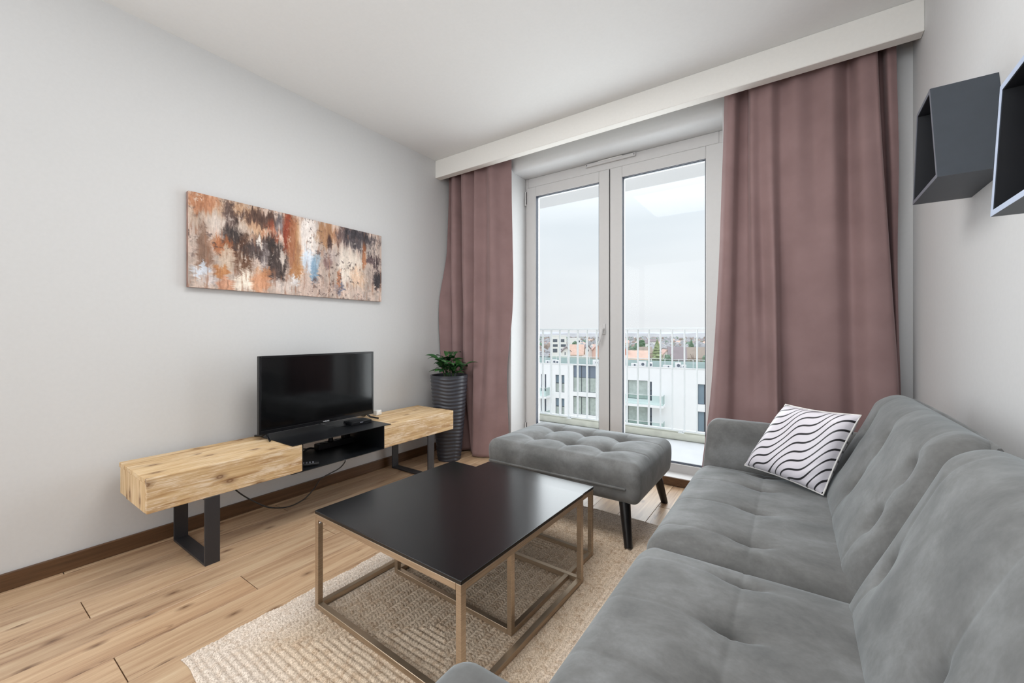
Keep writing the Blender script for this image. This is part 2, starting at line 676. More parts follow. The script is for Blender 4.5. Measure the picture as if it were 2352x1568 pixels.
def softbox(lo, hi, r, step, deform=None, rz=None):
    """rounded box surface as (verts, faces); deform(P, N) -> P displaces with numpy arrays"""
    lo, hi = np.array(lo, float), np.array(hi, float)
    n = [max(2, int(round((hi[i] - lo[i]) / step))) for i in range(3)]
    idx = {}
    lat = []
    faces = []

    def vid(k):
        if k not in idx:
            idx[k] = len(lat)
            lat.append(k)
        return idx[k]
    for ax in range(3):
        b, c = (ax + 1) % 3, (ax + 2) % 3
        for side in (0, n[ax]):
            for i in range(n[b]):
                for j in range(n[c]):
                    q = []
                    for di, dj in ((0, 0), (1, 0), (1, 1), (0, 1)):
                        k = [0, 0, 0]
                        k[ax], k[b], k[c] = side, i + di, j + dj
                        q.append(vid(tuple(k)))
                    faces.append(q if side else q[::-1])
    L = np.array(lat, float) / np.array(n)
    P = lo + L * (hi - lo)
    rr = np.array(r if hasattr(r, '__len__') else (r, r, r), float)
    inner = np.clip(P, lo + rr, hi - rr)
    d = (P - inner) / rr
    ln = np.linalg.norm(d, axis=1, keepdims=True)
    ln[ln < 1e-9] = 1
    N = d / ln
    # where point lies on a face interior d has length 1 already
    P = inner + N * rr
    if deform is not None:
        P = deform(P, N)
    return P, faces


# =================================================================== ROOM
W, YB, ZC = 3.218, 2.916, 2.657     # right wall, window wall, ceiling
YREAR = -2.75
XL, XR = 0.686, 2.335               # door reveal
YF = 3.143                          # face of the door frame
ZH = 2.48                           # lintel

# floor with planks laid along the room
fl = struct(box_obj('floor', (-0.2, YREAR - 0.1, -0.12), (W + 0.2, YF, -0.012), 'dark_wood'))
plank_mesh = {}
for k in range(-1, 20):
    x0 = 0.036 + 0.165 * k
    x1 = min(x0 + 0.165, W)
    x0 = max(x0, 0.0)
    if x1 - x0 < 0.01:
        continue
    ph = {0: 1.256, 1: 0.801, 2: 0.361}[k % 3]
    ys = [y for y in [ph + 1.335 * j for j in range(-4, 4)] if YREAR < y < 3.0]
    edges = [YREAR] + ys + [3.0]
    for a, b in zip(edges, edges[1:]):
        bm = new_bm()
        g = 0.0008
        add_box(bm, (x0 + g, a + 0.0014, -0.012), (x1 - g, b - 0.0014, 0.0), 0.0012)
        obj('plank', bm, 'floor', fl)

struct(box_obj('ceiling', (-0.2, YREAR - 0.1, ZC), (W + 0.2, YB + 0.4, ZC + 0.15), 'ceiling'))
struct(box_obj('wall_left', (-0.2, YREAR - 0.1, -0.12), (0.0, YB + 0.4, ZC), 'wall'))
struct(box_obj('wall_right', (W, YREAR - 0.1, -0.12), (W + 0.2, YB + 0.4, ZC), 'wall'))
struct(box_obj('wall_rear', (0.0, YREAR - 0.1, -0.12), (W, YREAR, ZC), 'wall'))

# window wall with the door opening, lintel edge rounded
bm = new_bm()
add_box(bm, (0.0, YB, -0.12), (XL, YB + 0.36, ZC))
add_box(bm, (XR, YB, -0.12), (W, YB + 0.36, ZC))
prof = [(YB, ZC), (YB, ZH + 0.05)]
for i in range(1, 9):
    a = PI / 2 * i / 8
    prof.append((YB + 0.05 - 0.05 * math.cos(a), ZH + 0.05 - 0.05 * math.sin(a)))
prof += [(YB + 0.36, ZH), (YB + 0.36, ZC)]
va = [bm.verts.new((XL, y, z)) for y, z in prof]
vb = [bm.verts.new((XR, y, z)) for y, z in prof]
for i in range(len(prof)):
    j = (i + 1) % len(prof)
    bm.faces.new((va[i], va[j], vb[j], vb[i]))
bm.faces.new(va)
bm.faces.new(vb[::-1])
wb = struct(obj('wall_back', bm, 'wall', smooth=True, auto=30))

# pelmet hiding the curtain track
pel = struct(box_obj('trim_1', (0.0, 2.682, 2.497), (W, 2.747, ZC), 'pelmet', bevel=0.003))
# hidden curtain track inside the pelmet
# baseboards
def baseboard(name, lo, hi):
    bm = new_bm()
    add_box(bm, lo, hi, 0.003, 2)
    return struct(obj(name, bm, 'dark_wood'))
baseboard('baseboard_left', (0.0, YREAR, 0.0), (0.016, YB, 0.072))
baseboard('baseboard_right', (W - 0.016, YREAR, 0.0), (W, YB, 0.072))
baseboard('baseboard_back_left', (0.016, YB - 0.016, 0.0), (XL, YB, 0.072))
baseboard('baseboard_back_right', (XR, YB - 0.016, 0.0), (W - 0.016, YB, 0.072))
baseboard('baseboard_threshold', (XL, 3.0, 0.0), (XR, 3.016, 0.058))
struct(box_obj('trim_2', (XL, 3.016, -0.012), (XR, YF, 0.055), 'pvc', bevel=0.002))

# ------------------------------------------------------------------ balcony door (two leaves) in its frame
win = struct(empty('window_1', (1.5, YF, 0.0)))


def framed(bm, x0, x1, z0, z1, wl, wr, wb_, wt, y0, y1, bev=0.004):
    add_box(bm, (x0, y0, z0), (x0 + wl, y1, z1), bev)
    add_box(bm, (x1 - wr, y0, z0), (x1, y1, z1), bev)
    add_box(bm, (x0 + wl, y0, z0), (x1 - wr, y1, z0 + wb_), bev)
    add_box(bm, (x0 + wl, y0, z1 - wt), (x1 - wr, y1, z1), bev)


def world_child(o, parent):
    o.parent = parent
    o.matrix_parent_inverse = Matrix.Translation(parent.location).inverted()
    return o


bm = new_bm()
framed(bm, XL + 0.001, XR - 0.001, 0.0, ZH - 0.001, 0.03, 0.05, 0.05, 0.085, YF + 0.004, YF + 0.08)
world_child(obj('window_frame', bm, 'pvc'), win)
# trickle vent on the frame head
bm = new_bm()
add_box(bm, (1.288, YF - 0.016, 2.445), (1.706, YF + 0.004, 2.472), 0.004, 2)
v = world_child(obj('trickle_vent', bm, 'pvc'), win)
for x in (1.30, 1.694):
    bm = new_bm()
    add_cyl(bm, (x, YF - 0.0175, 2.4585), (x, YF - 0.0155, 2.4585), 0.0045, seg=10)
    s_ = obj('screw', bm, 'gasket', v)
bm = new_bm()
add_box(bm, (1.40, YF - 0.0165, 2.468), (1.60, YF - 0.004, 2.4745), 0.001)
world_child(obj('vent_slider', bm, 'white_plastic'), win)


def leaf(name, x0, x1, gx0, gx1):
    r = struct(empty(name, (0, 0, 0)))
    z0, z1 = 0.045, 2.393
    bm = new_bm()
    framed(bm, x0, x1, z0, z1, gx0 - x0, x1 - gx1, 0.118 - z0, z1 - 2.306, YF - 0.004, YF + 0.07)
    obj('sash_frame', bm, 'pvc', r)
    # glazing beads: an outer and an inner grey seal around the pane
    for n_, off, dep, y0 in (('gasket', 0.0, 0.012, YF + 0.003), ('gasket', 0.0035, 0.018, YF + 0.017)):
        bm = new_bm()
        framed(bm, gx0 - 0.001 + off, gx1 + 0.001 - off, 0.117 + off, 2.307 - off, 0.005, 0.005, 0.005, 0.005, y0, y0 + dep, 0.0)
        obj(n_, bm, 'gasket', r)
    bm = new_bm()
    add_box(bm, (gx0, YF + 0.034, 0.117), (gx1, YF + 0.038, 2.307))
    obj('glass_pane', bm, 'glass', r)
    return r


d1 = leaf('door_1', 0.700, 1.489, 0.799, 1.403)
d2 = leaf('door_2', 1.497, 2.318, 1.596, 2.200)
# dark rebate in the seam between the leaves
bm = new_bm()
add_box(bm, (1.489, YF + 0.006, 0.045), (1.497, YF + 0.07, 2.393))
obj('seam_seal', bm, 'black_plastic', d1)
# strip covering the meeting stile, right of the handle
# handle on the left leaf: rosette and lever pointing down
bm = new_bm()
add_box(bm, (1.432, YF - 0.016, 1.065), (1.462, YF - 0.004, 1.150), 0.006, 3)
hd = obj('door_handle', bm, 'pvc', d1, smooth=True, auto=40)
bm = new_bm()
add_cyl(bm, (1.447, YF - 0.05, 1.107), (1.447, YF - 0.012, 1.107), 0.0095, 0.011, 14)
add_tube(bm, spline([(1.447, YF - 0.046, 1.112), (1.445, YF - 0.050, 1.08), (1.435, YF - 0.052, 1.03), (1.418, YF - 0.052, 0.975)], 5), lambda t: 0.0095 - 0.002 * t, 10)
obj('lever', bm, 'pvc', hd, smooth=True, auto=50)
for par, x in ((d1, 0.697), (d2, 2.322)):
    for z in (2.30, 0.20):
        bm = new_bm()
        add_cyl(bm, (x, YF - 0.012, z - 0.05), (x, YF - 0.012, z + 0.06), 0.007, seg=10)
        add_cyl(bm, (x, YF - 0.012, z - 0.066), (x, YF - 0.012, z - 0.052), 0.009, seg=10)
        obj('hinge', bm, 'pvc' if z > 1 else 'pvc', par, smooth=True, auto=40)
        bm = new_bm()
        add_box(bm, (x + (0.006 if x < 1 else -0.010), YF - 0.0065, z - 0.05), (x + (0.010 if x < 1 else -0.006), YF - 0.003, z + 0.06))
        obj('hinge_gap', bm, 'black_plastic', par)

# ------------------------------------------------------------------ balcony
bal = struct(box_obj('floor_balcony', (-3.0, YB + 0.36, -0.25), (6.5, 4.50, -0.012), 'balcony'))
sof = struct(box_obj('ceiling_balcony', (-3.0, YB + 0.36, 2.64), (6.5, 4.42, 2.86), 'render_white'))
# kerb at the foot of the railing
bm = new_bm()
add_box(bm, (-3.0, 4.35, -0.012), (6.5, 4.47, 0.062), 0.03, 4)
struct(obj('trim_3', bm, 'concrete', smooth=True, auto=60))
rail = thing('balcony_railing', 'white metal balcony railing with thin upright bars outside the glass door', 'railing', (1.0, 4.40, 0.0))
bm = new_bm()
add_box(bm, (-4.0, -0.022, 1.112), (5.5, 0.022, 1.132), 0.003)
obj('handrail', bm, 'rail', rail)
bm = new_bm()
add_box(bm, (-4.0, -0.02, 0.078), (5.5, 0.02, 0.092), 0.002)
obj('bottom_rail', bm, 'rail', rail)
bar_me = None
for k in range(-9, 33):
    x = 0.140 + 0.1185 * k - 1.0
    if bar_me is None:
        bm = new_bm()
        add_box(bm, (-0.005, -0.017, 0.09), (0.005, 0.017, 1.114), 0.001)
        b_ = obj('bar', bm, 'rail', rail)
        bar_me = b_.data
    else:
        b_ = bpy.data.objects.new('bar', bar_me)
        COL.objects.link(b_)
        b_.parent = rail
    b_.location = (x, 0, 0)
for x in (-0.49, 0.77, -2.2, 2.4, 3.9):
    bm = new_bm()
    add_box(bm, (x - 0.03, -0.03, 0.058), (x + 0.03, 0.03, 0.066), 0.002)
    add_box(bm, (x - 0.012, -0.012, 0.062), (x + 0.012, 0.012, 0.082))
    obj('foot', bm, 'rail', rail)

# =================================================================== CURTAINS
def curtain(name, label, rows, nz=90, ns=26):
    """rows: list of (z, [(x,y)...]) control lines from top to bottom"""
    lines = []
    for z, pts in rows:
        lines.append(np.array(spline([(x, y) for x, y in pts], ns)))
    zs = np.array([r[0] for r in rows])
    n = len(lines[0])
    V, F = [], []
    L = np.array(lines)
    rr = np.random.RandomState(len(label))
    ph = rr.rand(12) * 6.28
    for i in range(nz + 1):
        f = i / nz
        z = zs[0] + (zs[-1] - zs[0]) * f
        # cubic-ish interpolation between control rows
        j = int(np.clip(np.searchsorted(-zs, -z) - 1, 0, len(zs) - 2))
        t = (zs[j] - z) / (zs[j] - zs[j + 1])
        t = min(max(t, 0), 1)
        p0 = L[max(j - 1, 0)]
        p1, p2 = L[j], L[j + 1]
        p3 = L[min(j + 2, len(zs) - 1)]
        P = 0.5 * (2 * p1 + (p2 - p0) * t + (2 * p0 - 5 * p1 + 4 * p2 - p3) * t * t + (-p0 + 3 * p1 - 3 * p2 + p3) * t ** 3)
        s = np.linspace(0, 1, n)
        wob = 0.0035 * np.sin(9 * s * 2 + 3.2 * z + ph[0]) * np.sin(5 * z + ph[1]) + 0.0025 * np.sin(40 * s + 2.0 * z + ph[2]) * min(1, f * 2)
        for k in range(n):
            V.append((P[k, 0], P[k, 1] + wob[k], z))
    for i in range(nz):
        for k in range(n - 1):
            a = i * n + k
            F.append((a, a + 1, a + n + 1, a + n))
    o = obj(name, (V, F), 'curtain', smooth=True)
    so = o.modifiers.new('thickness', 'SOLIDIFY')
    so.thickness = 0.004
    so.offset = 0
    tag(o, label, 'curtain', 'curtains at the balcony door')
    return o


curtain('curtain', 'dusty pink curtain hanging left of the glass door behind the planter', [
    (2.60, [(0.020, 2.845), (0.055, 2.885), (0.085, 2.875), (0.095, 2.80), (0.135, 2.795), (0.165, 2.865), (0.200, 2.885), (0.212, 2.800), (0.270, 2.778), (0.345, 2.845), (0.385, 2.785), (0.470, 2.830), (0.560, 2.775), (0.625, 2.850), (0.722, 2.868)]),
    (1.85, [(0.018, 2.815), (0.060, 2.860), (0.105, 2.860), (0.115, 2.775), (0.160, 2.775), (0.190, 2.850), (0.222, 2.875), (0.236, 2.785), (0.290, 2.765), (0.352, 2.832), (0.392, 2.772), (0.480, 2.822), (0.575, 2.768), (0.640, 2.845), (0.735, 2.868)]),
    (1.33, [(0.015, 2.715), (0.070, 2.770), (0.120, 2.835), (0.135, 2.760), (0.180, 2.765), (0.210, 2.845), (0.240, 2.870), (0.262, 2.770), (0.310, 2.750), (0.362, 2.815), (0.402, 2.755), (0.480, 2.808), (0.580, 2.765), (0.650, 2.842), (0.738, 2.868)]),
    (0.75, [(0.020, 2.735), (0.070, 2.760), (0.130, 2.825), (0.148, 2.760), (0.195, 2.770), (0.228, 2.845), (0.262, 2.862), (0.282, 2.762), (0.325, 2.742), (0.372, 2.805), (0.408, 2.735), (0.475, 2.782), (0.560, 2.752), (0.615, 2.838), (0.680, 2.862)]),
    (0.012, [(0.025, 2.745), (0.080, 2.775), (0.150, 2.822), (0.185, 2.775), (0.230, 2.782), (0.275, 2.840), (0.322, 2.856), (0.342, 2.790), (0.365, 2.800), (0.390, 2.835), (0.412, 2.716), (0.470, 2.722), (0.548, 2.755), (0.620, 2.820), (0.705, 2.860)]),
])
curtain('curtain', 'wide dusty pink curtain hanging right of the glass door behind the sofa', [
    (2.60, [(2.355, 2.855), (2.385, 2.815), (2.418, 2.815), (2.440, 2.880), (2.480, 2.885), (2.500, 2.800), (2.545, 2.800), (2.600, 2.790), (2.650, 2.835), (2.720, 2.800), (2.800, 2.822), (2.880, 2.786), (2.950, 2.855), (2.990, 2.790), (3.040, 2.785), (3.062, 2.800), (3.070, 2.885), (3.095, 2.885), (3.105, 2.815), (3.140, 2.825)]),
    (2.00, [(2.340, 2.850), (2.372, 2.810), (2.405, 2.815), (2.432, 2.865), (2.478, 2.875), (2.502, 2.800), (2.550, 2.812), (2.604, 2.780), (2.650, 2.822), (2.725, 2.795), (2.805, 2.810), (2.885, 2.775), (2.955, 2.845), (3.005, 2.775), (3.060, 2.775), (3.082, 2.790), (3.090, 2.875), (3.110, 2.885), (3.122, 2.835), (3.152, 2.845)]),
    (1.35, [(2.318, 2.842), (2.352, 2.802), (2.392, 2.805), (2.425, 2.850), (2.478, 2.855), (2.515, 2.805), (2.565, 2.825), (2.620, 2.765), (2.652, 2.835), (2.730, 2.800), (2.815, 2.785), (2.895, 2.785), (2.965, 2.825), (3.020, 2.765), (3.085, 2.765), (3.115, 2.785), (3.120, 2.865), (3.130, 2.885), (3.138, 2.850), (3.150, 2.860)]),
    (0.70, [(2.280, 2.832), (2.320, 2.785), (2.372, 2.795), (2.415, 2.838), (2.478, 2.840), (2.525, 2.815), (2.585, 2.795), (2.632, 2.742), (2.660, 2.830), (2.735, 2.798), (2.825, 2.780), (2.905, 2.780), (2.975, 2.815), (3.035, 2.760), (3.110, 2.762), (3.145, 2.785), (3.150, 2.855), (3.155, 2.878), (3.158, 2.865), (3.165, 2.865)]),
    (0.012, [(2.215, 2.820), (2.265, 2.775), (2.335, 2.780), (2.405, 2.828), (2.475, 2.835), (2.530, 2.815), (2.600, 2.785), (2.645, 2.735), (2.672, 2.825), (2.745, 2.795), (2.835, 2.775), (2.915, 2.775), (2.985, 2.810), (3.045, 2.755), (3.120, 2.760), (3.152, 2.785), (3.158, 2.855), (3.163, 2.876), (3.166, 2.865), (3.172, 2.865)]),
])

# =================================================================== TV BENCH
tb = thing('tv_bench', 'low television bench of two pale pine beams joined by a black metal shelf', 'bench', (0.0, 0.0, 0.0))
BX0, BX1, BZ0, BZ1 = 0.072, 0.484, 0.313, 0.460


def beam(y0, y1, splits, dark_end):
    bmm = new_bm()
    add_box(bmm, (BX0 + 0.024, y0 + 0.024, BZ0 + 0.002), (BX1 - 0.024, y1 - 0.024, BZ1 - 0.022))
    b = obj('beam', bmm, 'pine', tb)
    xs = [BX0] + splits + [BX1 - 0.02]
    for i, (a, c) in enumerate(zip(xs, xs[1:])):
        q = new_bm()
        dz = [0.0, -0.0008, 0.0005, -0.0004][i % 4]
        add_box(q, (a + 0.0005, y0 + 0.0, BZ1 - 0.022), (c - 0.0005, y1, BZ1 + dz), 0.0022, 2)
        obj('top_board', q, 'pine', b)
    q = new_bm()
    add_box(q, (BX1 - 0.022, y0 + 0.001, BZ0), (BX1, y1 - 0.001, BZ1 - 0.0002), 0.0028, 2)
    # saw-worn ripple of the front edge
    obj('front_board', q, 'pine_worn', b)
    for ye, sgn in ((y0, 1), (y1, -1)):
        parts = ((BX0, BX0 + 0.115, 0.004), (BX0 + 0.116, BX1 - 0.022, 0.0))
        for a, c, off in parts:
            q = new_bm()
            ya, yb = sorted((ye + sgn * off, ye + sgn * 0.024))
            add_box(q, (a, ya, BZ0), (c, yb, BZ1 - 0.0225), 0.002, 2)
            obj('end_board', q, 'pine_end', b)
    q = new_bm()
    add_box(q, (BX0, y0 + 0.024, BZ0), (BX0 + 0.022, y1 - 0.024, BZ1 - 0.0225), 0.002)
    obj('rear_board', q, 'pine', b)
    return b


beam(0.533, 1.192, [0.165, 0.235, 0.345], True)
beam(1.737, 2.403, [0.19, 0.33], True)


def bench_leg(y0, y1):
    t = 0.010
    q = new_bm()
    add_box(q, (BX1 - t, y0, 0.0), (BX1 + 0.002, y1, BZ0), 0.0012)
    add_box(q, (BX0, y0, 0.0), (BX0 + t, y1, BZ0), 0.0012)
    add_box(q, (BX0 + t, y0, 0.0), (BX1 - t, y1, t), 0.0006)
    add_box(q, (BX0 + t, y0, BZ0 - t), (BX1 - t, y1, BZ0 - 0.0005), 0.0006)
    obj('leg', q, 'black_metal', tb)


bench_leg(0.739, 0.799)
bench_leg(2.130, 2.190)
q = new_bm()
add_box(q, (BX0 + 0.02, 1.136, BZ1 + 0.0008), (BX1 + 0.001, 1.792, BZ1 + 0.0038), 0.0006)
obj('top_plate', q, 'black_sheet', tb)
q = new_bm()
add_box(q, (BX0 + 0.02, 1.130, BZ0 - 0.0045), (BX1, 1.7365, BZ0 - 0.0012), 0.0006)
obj('shelf', q, 'black_sheet', tb)
q = new_bm()
add_box(q, (BX0 + 0.004, 1.7325, BZ0 - 0.001), (BX1 + 0.001, 1.7362, BZ1), 0.0005)
obj('side_panel', q, 'black_sheet', tb)
q = new_bm()
add_box(q, (BX0 + 0.02, 1.1928, BZ0 - 0.001), (BX1 - 0.001, 1.1965, BZ1), 0.0005)
obj('side_panel', q, 'black_sheet', tb)

# =================================================================== TELEVISION
TVX, TVY0, TVY1, TVZ0, TVZ1 = 0.205, 1.088, 1.860, 0.492, 0.941
tv = thing('television', 'black flat television standing on the metal plate of the bench', 'television', (TVX, 1.474, BZ1 + 0.004), R(0.5))
hw = (TVY1 - TVY0) / 2
z0, z1 = TVZ0 - BZ1 - 0.004, TVZ1 - BZ1 - 0.004
q = new_bm()
add_box(q, (-0.022, -hw, z0), (0.0, hw, z1), 0.003, 2)
add_box(q, (-0.062, -hw * 0.72, z0 + 0.01), (-0.021, hw * 0.72, z0 + 0.27), 0.012, 3)
obj('casing', q, 'black_plastic', tv)
q = new_bm()
framed_y = [(-hw, -hw + 0.012, z0, z1), (hw - 0.012, hw, z0, z1), (-hw + 0.012, hw - 0.012, z0, z0 + 0.02), (-hw + 0.012, hw - 0.012, z1 - 0.012, z1)]
for a, b, c, d in framed_y:
    add_box(q, (0.0, a, c), (0.004, b, d), 0.001)
obj('bezel', q, 'black_gloss', tv)
q = new_bm()
add_box(q, (-0.001, -hw + 0.011, z0 + 0.019), (0.0016, hw - 0.011, z1 - 0.011))
obj('screen', q, 'screen', tv)
for sy in (-1, 1):
    q = new_bm()
    y = sy * 0.335
    # splayed foot: two toes and a neck
    add_tube(q, [(-0.01, y, z0 + 0.015), (-0.005, y + sy * 0.004, 0.028), (0.02, y + sy * 0.012, 0.012), (0.085, y + sy * 0.030, 0.0065)], 0.0065, 8)
    add_tube(q, [(-0.012, y, z0 + 0.015), (-0.02, y + sy * 0.004, 0.028), (-0.045, y + sy * 0.010, 0.012), (-0.10, y + sy * 0.026, 0.0065)], 0.0065, 8)
    obj('foot', q, 'black_gloss', tv, smooth=True, auto=50)
# maker's wordmark in the middle of the lower bezel
cu = bpy.data.curves.new('wordmark', 'FONT')
cu.body = 'SAMSUNG'
cu.size = 0.0095
cu.align_x = 'CENTER'
cu.align_y = 'CENTER'
cu.extrude = 0.0003
to = bpy.data.objects.new('wordmark_curve', cu)
COL.objects.link(to)
dg = bpy.context.evaluated_depsgraph_get()
wm = bpy.data.meshes.new_from_object(to.evaluated_get(dg))
bpy.data.objects.remove(to)
wm.materials.clear()
wm.materials.append(M['white_print'])
wo = bpy.data.objects.new('wordmark', wm)
COL.objects.link(wo)
wo.parent = tv
wo.location = (0.0045, 0.02, z0 + 0.010)
wo.rotation_euler = (R(90), 0, R(90))
wo['label'] = 'small white maker wordmark'

# small black set-top box under the right end of the screen
sb = thing('set_top_box', 'flat black set-top box under the right end of the television', 'device', (0.285, 1.665, BZ1 + 0.0042), R(-2))
q = new_bm()
add_box(q, (-0.05, -0.065, 0.0), (0.05, 0.085, 0.022), 0.003, 2)
obj('case', q, 'black_gloss', sb)
q = new_bm()
add_box(q, (0.0501, -0.005, 0.013), (0.0508, 0.018, 0.017))
obj('badge', q, 'grey_button', sb)
q = new_bm()
add_box(q, (0.01, 0.02, 0.022), (0.045, 0.06, 0.023), 0.0004)
obj('label_plate', q, 'black_gloss', sb)

# white plug-in box on the right beam
wbx = thing('white_box', 'small white plastic box on the right beam beside the television', 'box', (0.135, 1.945, BZ1 + 0.001), R(8))
q = new_bm()
add_box(q, (-0.02, -0.026, 0.0), (0.02, 0.026, 0.036), 0.002, 2)
obj('case', q, 'clear_plastic', wbx, smooth=True, auto=40)
q = new_bm()
add_box(q, (0.0201, -0.017, 0.008), (0.0206, 0.017, 0.028), 0.0002)
obj('front_plate', q, 'white_plastic', wbx)

# remote control lying on the lower shelf
rc = thing('remote_control', 'black remote control lying on the lower shelf beside the left beam', 'remote', (0.405, 1.245, BZ0 - 0.001), R(62))
q = new_bm()
add_box(q, (-0.075, -0.021, 0.0), (0.075, 0.021, 0.017), 0.006, 3)
obj('body', q, 'black_plastic', rc, smooth=True, auto=40)
q = new_bm()
add_box(q, (-0.004, -0.001, 0.0), (0.004, 0.001, 0.001))
q.free()
bt = None
for i in range(7):
    for j in range(3):
        if bt is None:
            q = new_bm()
            add_box(q, (-0.0045, -0.0035, 0.0), (0.0045, 0.0035, 0.002), 0.0008)
            b_ = obj('button', q, 'grey_button', rc)
            bt = b_.data
        else:
            b_ = bpy.data.objects.new('button', bt)
            COL.objects.link(b_)
            b_.parent = rc
        b_.location = (-0.055 + 0.0165 * i, (j - 1) * 0.0115, 0.0168)

# power strip with its plugs at the back of the shelf
ps = thing('power_strip', 'black power strip at the back of the lower shelf', 'power strip', (0.16, 1.585, BZ0 - 0.001), R(90))
q = new_bm()
add_box(q, (-0.13, -0.03, 0.0), (0.13, 0.03, 0.04), 0.006, 2)
obj('housing', q, 'black_plastic', ps)
for x in (-0.085, -0.03, 0.025):
    q = new_bm()
    add_cyl(q, (x, 0, 0.040), (x, 0, 0.0425), 0.019, seg=16)
    obj('socket', q, 'black_gloss', ps)
q = new_bm()
add_box(q, (0.055, -0.02, 0.0401), (0.105, 0.02, 0.085), 0.006, 2)
obj('adapter', q, 'black_plastic', ps)
q = new_bm()
add_cyl(q, (-0.03, 0, 0.0427), (-0.03, 0, 0.072), 0.017, 0.013, 14)
obj('plug', q, 'black_plastic', ps)
cb = obj('power_cable', (lambda q: (add_tube(q, spline([(0.14, 1.45, 0.326), (0.10, 1.40, 0.325), (0.085, 1.36, 0.345), (0.09, 1.33, 0.40), (0.10, 1.35, 0.425), (0.12, 1.42, 0.405), (0.14, 1.49, 0.39), (0.155, 1.55, 0.385)], 6), 0.0035, 8), q)[1])(new_bm()), 'black_plastic', smooth=True)
tag(cb, 'black cable looping up from the shelf behind the television', 'cable', 'black cables around the bench')
cb2 = obj('shelf_cable', (lambda q: (add_tube(q, spline([(0.115, 1.215, 0.318), (0.11, 1.27, 0.330), (0.115, 1.32, 0.332), (0.14, 1.37, 0.318), (0.15, 1.41, 0.334), (0.17, 1.44, 0.331)], 6), 0.006, 8), q)[1])(new_bm()), 'black_plastic', smooth=True)
tag(cb2, 'thick black cable bunched along the back of the shelf', 'cable', 'black cables around the bench')
cb3 = obj('hanging_cable', (lambda q: (add_tube(q, spline([(0.488, 1.445, 0.316), (0.492, 1.444, 0.300), (0.465, 1.425, 0.262), (0.43, 1.37, 0.232), (0.40, 1.34, 0.205), (0.36, 1.33, 0.15), (0.33, 1.28, 0.092), (0.31, 1.20, 0.072), (0.29, 1.11, 0.095), (0.28, 1.03, 0.155), (0.275, 0.96, 0.225), (0.27, 0.92, 0.285), (0.27, 0.915, 0.312)], 7), 0.0036, 8), q)[1])(new_bm()), 'black_plastic', smooth=True)
tag(cb3, 'black power cable hanging in a loop below the bench', 'cable', 'black cables around the bench')
cb4 = obj('antenna_cable', (lambda q: (add_tube(q, spline([(0.20, 1.44, 0.496), (0.235, 1.50, 0.474), (0.275, 1.545, 0.4675), (0.285, 1.58, 0.4675), (0.268, 1.590, 0.472), (0.255, 1.597, 0.476)], 6), 0.0026, 6), q)[1])(new_bm()), 'black_plastic', smooth=True)
tag(cb4, 'thin black cable from the television to the set-top box', 'cable', 'black cables around the bench')

# =================================================================== PAINTING
PY0, PY1, PZ0, PZ1 = 0.814, 2.064, 1.322, 1.840
pa = thing('painting', 'wide abstract canvas in rust, brown and white hanging above the television', 'painting', (0.0, PY0, PZ0))
NA, NB = 460, 190


def vnoise(a, b, seed, octaves=4, rough=0.55):
    rs = np.random.RandomState(seed)
    o = np.zeros_like(a)
    amp, tot = 1.0, 0.0
    for k in range(octaves):
        g = rs.rand(64, 64)
        x, y = a * 2 ** k, b * 2 ** k
        xi, yi = np.floor(x).astype(int), np.floor(y).astype(int)
        fx, fy = x - xi, y - yi
        fx, fy = fx * fx * (3 - 2 * fx), fy * fy * (3 - 2 * fy)
        g00, g10 = g[xi % 64, yi % 64], g[(xi + 1) % 64, yi % 64]
        g01, g11 = g[xi % 64, (yi + 1) % 64], g[(xi + 1) % 64, (yi + 1) % 64]
        o += amp * ((g00 * (1 - fx) + g10 * fx) * (1 - fy) + (g01 * (1 - fx) + g11 * fx) * fy)
        tot += amp
        amp *= rough
    return o / tot


A, B = np.meshgrid(np.linspace(0, 1, NA + 1), np.linspace(0, 1, NB + 1), indexing='ij')   # A: along, B: from the top
X2 = A * 2.41
streak = vnoise(X2 * 16, B * 2.2, 1, 4)
hstreak = vnoise(X2 * 3, B * 26, 2, 4)
blot = vnoise(X2 * 9, B * 9, 3, 5, 0.65)
grit = vnoise(X2 * 38, B * 38, 4, 3, 0.7)


def L3(r, g, b):
    return np.array([r, g, b], float)


IMG = np.zeros(A.shape + (3,))
IMG[:] = L3(196, 176, 164)
wgt = (streak[..., None] - 0.5) * 2
IMG += wgt * L3(46, 40, 36)
IMG += ((hstreak[..., None] - 0.5) * 2) * L3(26, 22, 22) * np.clip(B * 1.6, 0.2, 1)[..., None]


def dab(ca, cb_, ra, rb, col, op=1.0, hard=0.35, rag=0.55, tex=None):
    d = np.sqrt(((A - ca) / ra) ** 2 + ((B - cb_) / rb) ** 2)
    d = d + (blot - 0.5) * rag * 1.6 + (grit - 0.5) * rag * 0.7 + (streak - 0.5) * rag * 0.9
    k = np.clip((1 + hard - d) / (2 * hard), 0, 1)
    k = k * k * (3 - 2 * k) * op
    if tex is not None:
        k = k * np.clip((tex - 0.42) * 6, 0, 1)
    c = L3(*col) + (grit[..., None] - 0.5) * 46 + (streak[..., None] - 0.5) * 50
    IMG[:] = IMG * (1 - k[..., None]) + c * k[..., None]


